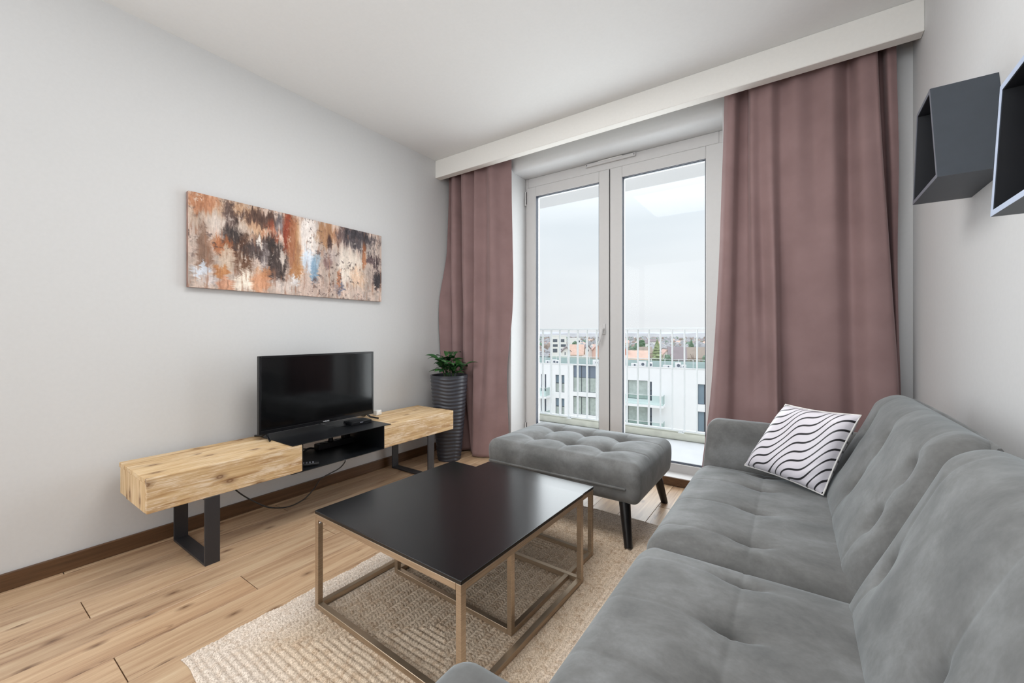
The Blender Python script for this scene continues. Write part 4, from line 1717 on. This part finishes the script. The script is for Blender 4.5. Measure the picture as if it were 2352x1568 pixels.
def mo(name, c, rough=0.85, var=0.1, scale=0.6):
    M[name] = mat_plain(name, c, rough, var=var, scale=scale)


mo('grass_pale', rgb(168, 164, 146), var=0.15, scale=0.03)  # distance haze is put into the pale ground, hill, roof and tree colours
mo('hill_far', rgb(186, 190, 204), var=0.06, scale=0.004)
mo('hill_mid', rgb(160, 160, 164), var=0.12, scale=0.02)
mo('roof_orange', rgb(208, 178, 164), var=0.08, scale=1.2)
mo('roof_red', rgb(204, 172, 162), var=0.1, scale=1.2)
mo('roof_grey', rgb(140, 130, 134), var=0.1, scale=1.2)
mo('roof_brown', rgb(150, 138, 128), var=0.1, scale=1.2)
mo('house_white', rgb(236, 236, 236), var=0.02)
mo('house_cream', rgb(232, 222, 206), var=0.03)
mo('house_pink', rgb(226, 190, 178), var=0.04)
mo('brick_chimney', rgb(196, 120, 96), var=0.1)
mo('pane_dark', rgb(96, 104, 116), rough=0.2, var=0.1)
mo('pane_blue', rgb(120, 138, 152), rough=0.2, var=0.1)
mo('dark_frame', rgb(70, 74, 82), rough=0.4, var=0.05)
mo('panel_slate', rgb(120, 132, 148), rough=0.35, var=0.05)
mo('net_curtain', rgb(178, 188, 184), rough=0.7, var=0.12, scale=3)
mo('conifer', rgb(96, 122, 96), var=0.25, scale=2)
mo('evergreen', rgb(108, 132, 112), var=0.25, scale=2)
mo('pine_olive', rgb(134, 146, 108), var=0.25, scale=2)
mo('bare_twig', rgb(146, 132, 124), var=0.15, scale=2)
mo('trunk', rgb(116, 100, 90), var=0.15, scale=3)
mo('ac_unit', rgb(228, 228, 230), var=0.03)
mo('flat_roof', rgb(150, 158, 160), var=0.08)

struct(box_obj('ground', (-1500, 20, GZ - 1), (900, 3200, GZ), 'grass_pale'))
# far hills: two long low ridges
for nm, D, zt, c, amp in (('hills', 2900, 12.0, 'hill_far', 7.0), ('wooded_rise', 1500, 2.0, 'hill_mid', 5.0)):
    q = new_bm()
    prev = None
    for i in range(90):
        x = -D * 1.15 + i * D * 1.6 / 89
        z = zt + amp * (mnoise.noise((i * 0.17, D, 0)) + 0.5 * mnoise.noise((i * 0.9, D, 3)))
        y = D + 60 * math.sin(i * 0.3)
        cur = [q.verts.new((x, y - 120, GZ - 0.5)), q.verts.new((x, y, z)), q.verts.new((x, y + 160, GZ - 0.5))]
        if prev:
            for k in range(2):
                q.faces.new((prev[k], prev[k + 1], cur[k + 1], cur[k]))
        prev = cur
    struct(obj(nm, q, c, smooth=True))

# ---- apartment building across the way (its own frame: x along the front, y away, origin at eye level)
ab = thing('apartment_building', 'white flat-roofed apartment building with green glass balconies across the way', 'building', (-13.837, 46.904, 1.07), R(6.0))


def bz(z):
    return z - 1.07


def abox(name, s0, s1, y0, y1, za, zb, m_, parent=None):
    q = new_bm()
    add_box(q, (s0, y0, bz(za)), (s1, y1, bz(zb)))
    o = obj(name, q, m_, parent or ab)
    return o


def hole_wall(name, s0, s1, za, zb, holes, depth, m_):
    """front wall slab with real window openings"""
    xs = sorted({s0, s1, *[h[0] for h in holes], *[h[1] for h in holes]})
    zs = sorted({za, zb, *[h[2] for h in holes], *[h[3] for h in holes]})
    q = new_bm()
    for a, b in zip(xs, xs[1:]):
        for c, d in zip(zs, zs[1:]):
            mx, mz = (a + b) / 2, (c + d) / 2
            if any(h[0] < mx < h[1] and h[2] < mz < h[3] for h in holes):
                continue
            add_box(q, (a, 0, bz(c)), (b, depth, bz(d)))
    bmesh.ops.remove_doubles(q, verts=q.verts[:], dist=1e-4)
    return obj(name, q, m_, ab)


FL = 2.95
holes = []
wins = []
for fl_ in range(5):
    dz = -FL * fl_
    zt, zb = -4.18 + dz, -6.38 + dz
    for s0, s1, kind in ((-10.52, -10.36, 'dark'), (-10.035, -9.80, 'dark'), (-8.52, -8.0, 'blue'), (-7.71, -7.29, 'blue'), (0.594, 2.826, 'net'), (3.07, 3.315, 'dark'), (8.068, 9.40, 'blue')):
        a, b = zb, zt
        if kind == 'net':
            a, b = zb - 0.1, zt - 0.16
        if s0 > 2:
            a, b = zb - 0.2, zt - 0.22
        holes.append((s0, s1, a, b))
        wins.append((s0, s1, a, b, kind))
    holes.append((-6.141, -3.0, (-6.17 if fl_ == 0 else -6.0 + dz), (-2.88 if fl_ == 0 else -3.75 + dz)))
hole_wall('front_wall', -22.5, 36, GZ, -2.80, holes, 0.35, 'render_white')
abox('body', -22.5, 36, 0.36, 13, GZ, -2.86, 'render_white')
abox('coping', -22.55, 36.05, -0.04, 0.3, -2.80, -2.74, 'ac_unit')
abox('roof', -22.5, 36, 0.3, 13, -2.86, -2.80, 'flat_roof')
for (s0, s1, a, b, kind) in wins:
    f = abox('window', s0, s1, 0.20, 0.26, a, b, 'dark_frame')
    mid = (s0 + s1) / 2
    m_ = {'dark': 'pane_dark', 'blue': 'pane_blue', 'net': 'net_curtain'}[kind]
    fw_ = 0.05 if s1 - s0 > 0.3 else 0.03
    if s1 - s0 > 1.0:
        for p0, p1 in ((s0 + fw_, mid - 0.06), (mid + 0.06, s1 - fw_)):
            abox('pane', p0, p1, 0.185, 0.199, a + fw_, b - fw_, m_, f)
    else:
        abox('pane', s0 + fw_, s1 - fw_, 0.185, 0.199, (a + b) / 2 + 0.1, b - fw_, m_, f)
        abox('pane', s0 + fw_, s1 - fw_, 0.185, 0.199, a + fw_, (a + b) / 2, 'net_curtain' if kind == 'blue' else m_, f)
# glazed bay with slate panel and curtained panes
for fl_ in range(5):
    dz = -FL * fl_
    zt, zb = (-2.88, -6.17) if fl_ == 0 else (-3.75 + dz, -6.0 + dz)
    by = abox('bay_window', -6.141, -3.0, 0.22, 0.28, zb, zt, 'dark_frame')
    n = 3
    wd = 3.141 / n
    for k in range(n):
        p0 = -6.141 + k * wd + 0.04
        p1 = -6.141 + (k + 1) * wd - 0.04
        if fl_ == 0:
            abox('slate_panel', p0, p1, 0.19, 0.219, -4.36, zt - 0.03, 'panel_slate', by)
            tp = -4.40
        else:
            tp = zt - 0.12
        q = new_bm()
        nn = 14
        pr = [(p0 + (p1 - p0) * i / nn, 0.19 + 0.028 * (i % 2)) for i in range(nn + 1)]
        lo = [q.verts.new((x, y, bz(zb + 0.04))) for x, y in pr]
        hi = [q.verts.new((x, y, bz(tp))) for x, y in pr]
        lo2 = [q.verts.new((x, 0.219, bz(zb + 0.04))) for x, y in pr]
        hi2 = [q.verts.new((x, 0.219, bz(tp))) for x, y in pr]
        for i in range(nn):
            q.faces.new((lo[i], lo[i + 1], hi[i + 1], hi[i]))
            q.faces.new((hi[i], hi[i + 1], hi2[i + 1], hi2[i]))
        obj('pleated_blind', q, 'net_curtain', by)
# balconies
for fl_ in range(5):
    dz = -FL * fl_
    for s0, s1, ga in ((-0.05, 4.72, 1), (-13.5, -9.25, 0)):
        b = abox('balcony', s0, s1, -1.35, 0.0, -7.12 + dz, -6.86 + dz, 'render_white')
        abox('glass_panel', s0 + 0.03, s1 - 0.03, -1.33, -1.31, -6.84 + dz, -5.80 + dz, 'green_glass', b)
        abox('glass_panel', s1 - 0.05, s1 - 0.03, -1.30, -0.05, -6.84 + dz, -5.80 + dz, 'green_glass', b)
        abox('top_rail', s0, s1, -1.35, -1.29, -5.80 + dz, -5.76 + dz, 'ac_unit', b)
# roof terrace balustrade of green glass
rb = abox('roof_balustrade', -22.5, 36, 1.5, 1.56, -1.90, -1.85, 'ac_unit')
for k in range(39):
    s0 = -22.5 + 1.5 * k
    abox('glass_panel', s0 + 0.03, s0 + 1.47, 1.51, 1.54, -2.78, -1.90, 'green_glass', rb)
    abox('post', s0 - 0.03, s0 + 0.03, 1.50, 1.56, -2.80, -1.90, 'ac_unit', rb)
# rooftop machines
for u_i, (s0, wd, hh) in enumerate(((-9.9, 0.6, 0.35), (-9.0, 0.7, 0.5), (-8.55, 0.5, 0.42), (-3.4, 0.8, 0.62), (1.2, 0.7, 0.40), (2.1, 0.9, 0.62), (3.0, 0.5, 0.55), (4.9, 1.0, 0.3), (6.0, 0.6, 0.62), (6.6, 0.5, 0.4))):
    u = thing('air_conditioner', 'white rooftop air conditioner on the apartment building, %s of the ten' % ['leftmost', 'second from the left', 'third from the left', 'fourth from the left', 'fifth from the left', 'fifth from the right', 'fourth from the right', 'third from the right', 'second from the right', 'rightmost'][u_i], 'air conditioner', (0, 0, 0), 0, 'rooftop units')
    base = Matrix.Translation((-13.837, 46.904, 1.07)) @ Matrix.Rotation(R(6), 4, 'Z') @ Matrix.Translation((s0, 0.75, bz(-2.80)))
    u.location = base.to_translation()
    u.rotation_euler = (0, 0, R(6))
    q = new_bm()
    add_box(q, (-wd / 2, -0.2, 0.0), (wd / 2, 0.2, hh), 0.02)
    obj('case', q, 'ac_unit', u)
    q = new_bm()
    add_cyl(q, (wd * 0.12, -0.215, hh * 0.5), (wd * 0.12, -0.199, hh * 0.5), hh * 0.28, seg=14)
    obj('fan_grille', q, 'pane_dark', u)


# ---- houses
def house(name, label, x, y, wx, dy_, z_eave, z_ridge, wall_m, roof_m, rot=0.0, gable_x=False, chimney=None, wins_=(), flat=False):
    h = thing(name, label, 'house', (x, y, GZ), rot, 'houses and blocks beyond the apartment building')
    ze, zr = z_eave - GZ, z_ridge - GZ
    q = new_bm()
    add_box(q, (-wx / 2, -dy_ / 2, 0), (wx / 2, dy_ / 2, ze))
    if not flat:
        if gable_x:    # gable faces us: ridge runs away from us
            for s in (-1, 1):
                v3 = [q.verts.new((-wx / 2, s * dy_ / 2, ze)), q.verts.new((wx / 2, s * dy_ / 2, ze)), q.verts.new((0, s * dy_ / 2, zr - 0.1))]
                q.faces.new(v3)
        else:
            for s in (-1, 1):
                v3 = [q.verts.new((s * wx / 2, -dy_ / 2, ze)), q.verts.new((s * wx / 2, dy_ / 2, ze)), q.verts.new((s * wx / 2, 0, zr - 0.1))]
                q.faces.new(v3)
    obj('wall', q, wall_m, h)
    o_ = 0.5
    if flat:
        q = new_bm()
        add_box(q, (-wx / 2 - 0.1, -dy_ / 2 - 0.1, ze), (wx / 2 + 0.1, dy_ / 2 + 0.1, ze + 0.25))
        obj('roof', q, roof_m, h)
    else:
        q = new_bm()
        if gable_x:
            sec = [(-wx / 2 - o_, ze - 0.3), (0, zr), (wx / 2 + o_, ze - 0.3), (wx / 2 + o_, ze - 0.05), (0, zr + 0.28), (-wx / 2 - o_, ze - 0.05)]
            ends = (-dy_ / 2 - o_, dy_ / 2 + o_)
            A_ = [q.verts.new((sx_, ends[0], sz)) for sx_, sz in sec]
            B_ = [q.verts.new((sx_, ends[1], sz)) for sx_, sz in sec]
        else:
            sec = [(-dy_ / 2 - o_, ze - 0.3), (0, zr), (dy_ / 2 + o_, ze - 0.3), (dy_ / 2 + o_, ze - 0.05), (0, zr + 0.28), (-dy_ / 2 - o_, ze - 0.05)]
            ends = (-wx / 2 - o_, wx / 2 + o_)
            A_ = [q.verts.new((ends[0], sy_, sz)) for sy_, sz in sec]
            B_ = [q.verts.new((ends[1], sy_, sz)) for sy_, sz in sec]
        for i in range(6):
            j = (i + 1) % 6
            q.faces.new((A_[i], A_[j], B_[j], B_[i]))
        q.faces.new(A_)
        q.faces.new(B_[::-1])
        obj('roof', q, roof_m, h)
    if chimney:
        q = new_bm()
        add_box(q, (chimney - 0.4, -1.6, ze), (chimney + 0.4, -0.8, zr + 0.7))
        obj('chimney', q, 'brick_chimney', h)
    for (a, b, c, d) in wins_:
        q = new_bm()
        add_box(q, (a, -dy_ / 2 - 0.06, c - GZ), (b, -dy_ / 2 + 0.02, d - GZ))
        obj('window', q, 'pane_dark', h)
    return h


AT = R(30)   # these houses face roughly towards the flat
house('apartment_block', 'white flat-roofed block with rows of dark windows behind the left railing bars', -103.0, 197.5, 8.6, 9, -0.1, 0, 'house_white', 'house_white', AT, flat=True,
      wins_=[(-2.9, -0.6, -3.4, -1.9), (0.9, 3.2, -3.4, -1.9), (-2.9, -0.4, -6.0, -4.6), (0.9, 4.0, -6.0, -4.6), (-2.9, -0.6, -9.0, -7.0), (0.9, 3.2, -9.0, -7.0)])
house('apartment_block', 'plain white block to the right of the one with dark windows', -96.5, 203.5, 6.6, 9, -1.6, 0, 'house_white', 'house_white', AT, flat=True, wins_=[(2.2, 2.9, -3.5, -2.6)])
house('house', 'small white gabled house in front of the plain white block', -66.3, 135.0, 2.9, 6, -5.3, -3.9, 'house_white', 'roof_grey', AT, gable_x=True, wins_=[(-0.6, -0.3, -6.6, -5.6), (0.5, 0.8, -6.6, -5.6)])
house('house', 'house with a steep orange roof beside the small white gabled house', -67.6, 146.5, 5.2, 6, -7.0, -3.4, 'house_white', 'roof_orange', R(20))
house('house', 'white gabled house with a slate roof left of the door handle', -68.6, 158.5, 4.6, 8, -6.4, -3.7, 'house_white', 'roof_grey', AT, gable_x=True, wins_=[(-0.4, 0.4, -6.2, -5.4)])
house('house', 'pink house with a red roof seen just left of the door handle', -62.8, 155.5, 3.4, 5, -5.2, -3.2, 'house_pink', 'roof_red', AT, gable_x=True)
house('house', 'low house with a broad orange roof and brick chimney behind the apartment building', -34.0, 109.8, 8.6, 8, -6.9, -3.75, 'house_white', 'roof_orange', R(20), chimney=-1.0)
house('house', 'house with a dark slate roof left of the brown-roofed one', -24.6, 122.5, 4.0, 6, -6.4, -3.0, 'house_cream', 'roof_grey', R(15))
house('house', 'house with a long brown roof behind the apartment building', -22.4, 136.5, 5.0, 7, -6.3, -3.4, 'house_cream', 'roof_brown', R(15))
house('house', 'small white house behind the green bush', -31.2, 135.5, 2.0, 4, -5.6, -4.2, 'house_white', 'roof_red', AT, gable_x=True)
house('house', 'cream house with a brown roof behind the orange roof', -36.5, 131.5, 3.5, 5, -5.0, -3.4, 'house_cream', 'roof_brown', AT)
house('house', 'far white villa with a grey roof beyond the tall conifer, left one', -117.6, 404, 9.0, 9, -8.0, -5.0, 'house_white', 'roof_grey', R(18))
house('house', 'far white villa with a grey roof beyond the tall conifer, right one', -124.7, 460, 9.5, 9, -7.5, -5.0, 'house_white', 'roof_grey', R(18))
house('house', 'far cream house left of the two white villas', -132.0, 390, 6.0, 8, -8.0, -5.5, 'house_cream', 'roof_red', R(18))


# ---- trees
def conifer(label, x, y, ztop, zbase, rad, m_='conifer', layers=9, seed=0):
    t = thing('conifer', label, 'tree', (x, y, GZ), 0, 'conifers in the town')
    rs_ = random.Random(seed)
    q = new_bm()
    H0, H1 = zbase - GZ, ztop - GZ
    for i in range(layers):
        k = i / (layers - 1)
        zb_ = H0 + (H1 - H0) * k * 0.92
        zt_ = zb_ + (H1 - H0) / layers * 1.9
        r_ = rad * (1 - k) ** 0.85 + 0.08 * rad
        n = 14
        top = q.verts.new((0, 0, min(zt_, H1)))
        rg_ = []
        for a in range(n):
            rr = r_ * (rs_.uniform(0.55, 1.1) if a % 2 else rs_.uniform(0.75, 1.15))
            an = 2 * PI * a / n + i
            rg_.append(q.verts.new((rr * math.cos(an), rr * math.sin(an), zb_ - rs_.uniform(0, 0.5) * (H1 - H0) / layers)))
        for a in range(n):
            q.faces.new((rg_[a], rg_[(a + 1) % n], top))
    obj('foliage', q, m_, t)
    q = new_bm()
    add_cyl(q, (0, 0, 0), (0, 0, H1 * 0.95), rad * 0.09, rad * 0.02, 7)
    obj('trunk', q, 'trunk', t)
    return t


def bush_tree(label, x, y, ztop, zbase, rad, m_='evergreen', seed=0):
    t = thing('evergreen_tree', label, 'tree', (x, y, GZ), 0, 'evergreens in the town')
    rs_ = random.Random(seed)
    q = new_bm()
    H0, H1 = zbase - GZ, ztop - GZ
    for i in range(16):
        k = rs_.random()
        r_ = rad * (0.35 + 0.3 * (1 - k))
        an = rs_.uniform(0, 6.28)
        c = Vector((rad * 0.62 * math.cos(an) * (1 - k * 0.6), rad * 0.62 * math.sin(an) * (1 - k * 0.6), H0 + (H1 - H0) * (0.1 + 0.78 * k)))
        g = bmesh.ops.create_icosphere(q, subdivisions=2, radius=r_)
        for v_ in g['verts']:
            d = 1 + 0.45 * mnoise.noise(v_.co * (2.2 / r_) + c)
            v_.co = v_.co * d + c
    obj('foliage', q, m_, t)
    q = new_bm()
    add_cyl(q, (0, 0, 0), (0, 0, H0 + 0.4 * (H1 - H0)), rad * 0.12, rad * 0.07, 7)
    obj('trunk', q, 'trunk', t)
    return t


def bare_tree(label, x, y, ztop, rad, seed=0, group=None):
    t = thing('bare_tree', label, 'tree', (x, y, GZ), 0, 'bare trees in the town')
    rs_ = random.Random(seed)
    H = ztop - GZ
    q = new_bm()
    add_cyl(q, (0, 0, 0), (0, 0, H * 0.45), rad * 0.07, rad * 0.05, 6)
    obj('trunk', q, 'trunk', t)
    q = new_bm()

    def br(p, d, L, r, lv):
        e_ = p + d * L
        add_cyl(q, p, e_, r, r * 0.6, 4, caps=False)
        if lv == 0:
            return
        for k in range(4):
            nd = (d + Vector((rs_.uniform(-1, 1), rs_.uniform(-1, 1), rs_.uniform(-0.2, 0.8))) * 0.62).normalized()
            br(p + d * L * rs_.uniform(0.5, 1.0), nd, L * rs_.uniform(0.55, 0.75), r * 0.6, lv - 1)
    for k in range(6):
        an = k * 1.05 + rs_.uniform(-0.3, 0.3)
        d = Vector((math.cos(an) * 0.6, math.sin(an) * 0.6, 0.9)).normalized()
        br(Vector((0, 0, H * (0.35 + 0.02 * k))), d, H * 0.24, rad * 0.035, 3)
    obj('branches', q, 'bare_twig', t)
    return t


conifer('tall olive conifer in the middle of the right-hand pane', -23.4, 97.4, -0.1, -6.5, 2.0, 'pine_olive', 10, 1)
bush_tree('rounded dark green evergreen right of the tall olive conifer', -20.2, 93.8, -3.4, -6.5, 1.0, 'evergreen', 2)
conifer('small dark conifer standing above the brown roof', -34.4, 193.4, -1.4, -5.5, 1.7, 'conifer', 8, 3)
bush_tree('dark green tree behind the broad orange roof', -51.2, 169.8, -2.4, -8.0, 1.9, 'evergreen', 4)
bush_tree('dark green clump left of the far white villas', -68.0, 232, -2.2, -9.0, 2.6, 'conifer', 5)
bush_tree('pale green tree at the right edge of the right-hand pane', -14.5, 108.5, -3.4, -9.0, 1.6, 'evergreen', 6)
bush_tree('grey-green tree left of the steep orange roof', -84.0, 178, -2.4, -9.0, 2.6, 'evergreen', 7)
conifer('slim green conifer left of the door handle', -92.0, 225, -0.6, -9.0, 1.4, 'conifer', 8, 8)
for i, (x, y, zt, rd, lab) in enumerate((
        (-27.6, 116.0, -1.6, 3.4, 'bare branching tree above the dark slate roof'),
        (-34.2, 127.0, -2.6, 3.0, 'bare tree right of the tall olive conifer'),
        (-64.0, 175.0, -2.2, 3.2, 'bare tree behind the pink house'),
        (-73.0, 158.0, -3.6, 4.0, 'bare tree between the orange roof and the slate roof'),
        (-17.6, 121.0, -3.0, 4.5, 'bare tree at the right edge of the right-hand pane'),
        (-47.0, 150.0, -3.0, 4.5, 'bare tree behind the broad orange roof'),
        (-40.0, 180.0, -2.2, 5.0, 'bare tree left of the small dark conifer'))):
    bare_tree(lab, x, y, zt, rd, 20 + i)

# distant town: woods and house roofs too far away to tell apart
rs_ = np.random.RandomState(5)
for nm, cnt, mats in (('distant_woods', 2600, 'hill_mid'), ('distant_thickets', 900, 'bare_twig'), ('distant_evergreens', 380, 'evergreen')):
    V, F = [], []
    for k in range(cnt):
        D = 210 + 1500 * rs_.rand() ** 1.4
        tlat = rs_.uniform(-0.82, 0.06)
        x, y = CAM.x + D * tlat, D * math.sqrt(max(0.2, 1 - tlat * tlat * 0.5))
        if any((x - hx) ** 2 + (y - hy) ** 2 < 20 ** 2 for hx, hy in ((-103, 197), (-96.5, 203.5), (-117.6, 404), (-124.7, 460), (-132, 390), (-68, 232), (-92, 225))):
            continue
        hgt = rs_.uniform(5, 11)
        if D < 320:
            hgt *= 0.8
        r = rs_.uniform(2.5, 5.5)
        b = len(V)
        n = 7
        for lv, (zf, rf) in enumerate(((0.15, 0.7), (0.5, 1.0), (0.82, 0.62))):
            for a in range(n):
                q_ = rs_.uniform(0.7, 1.2)
                V.append((x + r * rf * q_ * math.cos(a * 6.283 / n), y + r * rf * q_ * math.sin(a * 6.283 / n), GZ + hgt * zf * rs_.uniform(0.9, 1.1)))
        V.append((x, y, GZ + hgt))
        for lv in range(2):
            for a in range(n):
                F.append((b + lv * n + a, b + lv * n + (a + 1) % n, b + (lv + 1) * n + (a + 1) % n, b + (lv + 1) * n + a))
        for a in range(n):
            F.append((b + 2 * n + a, b + 2 * n + (a + 1) % n, b + 3 * n))
    o = obj(nm, (V, F), mats)
    tag(o, {'distant_woods': 'greyish far woods below the horizon', 'distant_thickets': 'brownish bare far thickets below the horizon', 'distant_evergreens': 'far green trees scattered through the town'}[nm], 'trees', kind='stuff')
for nm, wm_, rm_, sd in (('distant_houses', 'house_white', 'roof_orange', 1), ('distant_villas', 'house_cream', 'roof_grey', 2)):
    rs2 = np.random.RandomState(sd)
    V, F, MI = [], [], []
    for k in range(95):
        D = 240 + 1100 * rs2.rand()
        tlat = rs2.uniform(-0.82, 0.06)
        x, y = CAM.x + D * tlat, D * math.sqrt(max(0.2, 1 - tlat * tlat * 0.5))
        a = rs2.uniform(0, 3.14)
        if any((x - hx) ** 2 + (y - hy) ** 2 < 24 ** 2 for hx, hy in ((-103, 197), (-96.5, 203.5), (-117.6, 404), (-124.7, 460), (-132, 390), (-68, 232), (-92, 225))):
            continue
        wx, wy, ze, zr = rs2.uniform(3.5, 6), rs2.uniform(3.5, 5), rs2.uniform(4, 6.5), 0
        zr = ze + rs2.uniform(2, 3.5)
        c, s = math.cos(a), math.sin(a)
        b = len(V)
        for (px_, py_, pz_) in ((-wx, -wy, 0), (wx, -wy, 0), (wx, wy, 0), (-wx, wy, 0), (-wx, -wy, ze), (wx, -wy, ze), (wx, wy, ze), (-wx, wy, ze), (-wx, 0, zr), (wx, 0, zr)):
            V.append((x + c * px_ - s * py_, y + s * px_ + c * py_, GZ + pz_))
        for f in ((0, 1, 5, 4), (1, 2, 6, 5), (2, 3, 7, 6), (3, 0, 4, 7)):
            F.append(tuple(b + i for i in f))
            MI.append(0)
        F.append((b + 4, b + 7, b + 8))
        MI.append(0)
        F.append((b + 5, b + 6, b + 9))
        MI.append(0)
        F.append((b + 4, b + 5, b + 9, b + 8))
        MI.append(1)
        F.append((b + 7, b + 6, b + 9, b + 8))
        MI.append(1)
    o = obj(nm, (V, F), wm_)
    o.data.materials.append(M[rm_])
    o.data.polygons.foreach_set('material_index', MI)
    tag(o, {'distant_houses': 'far white houses with orange roofs below the horizon', 'distant_villas': 'far cream houses with grey roofs below the horizon'}[nm], 'houses', kind='stuff')
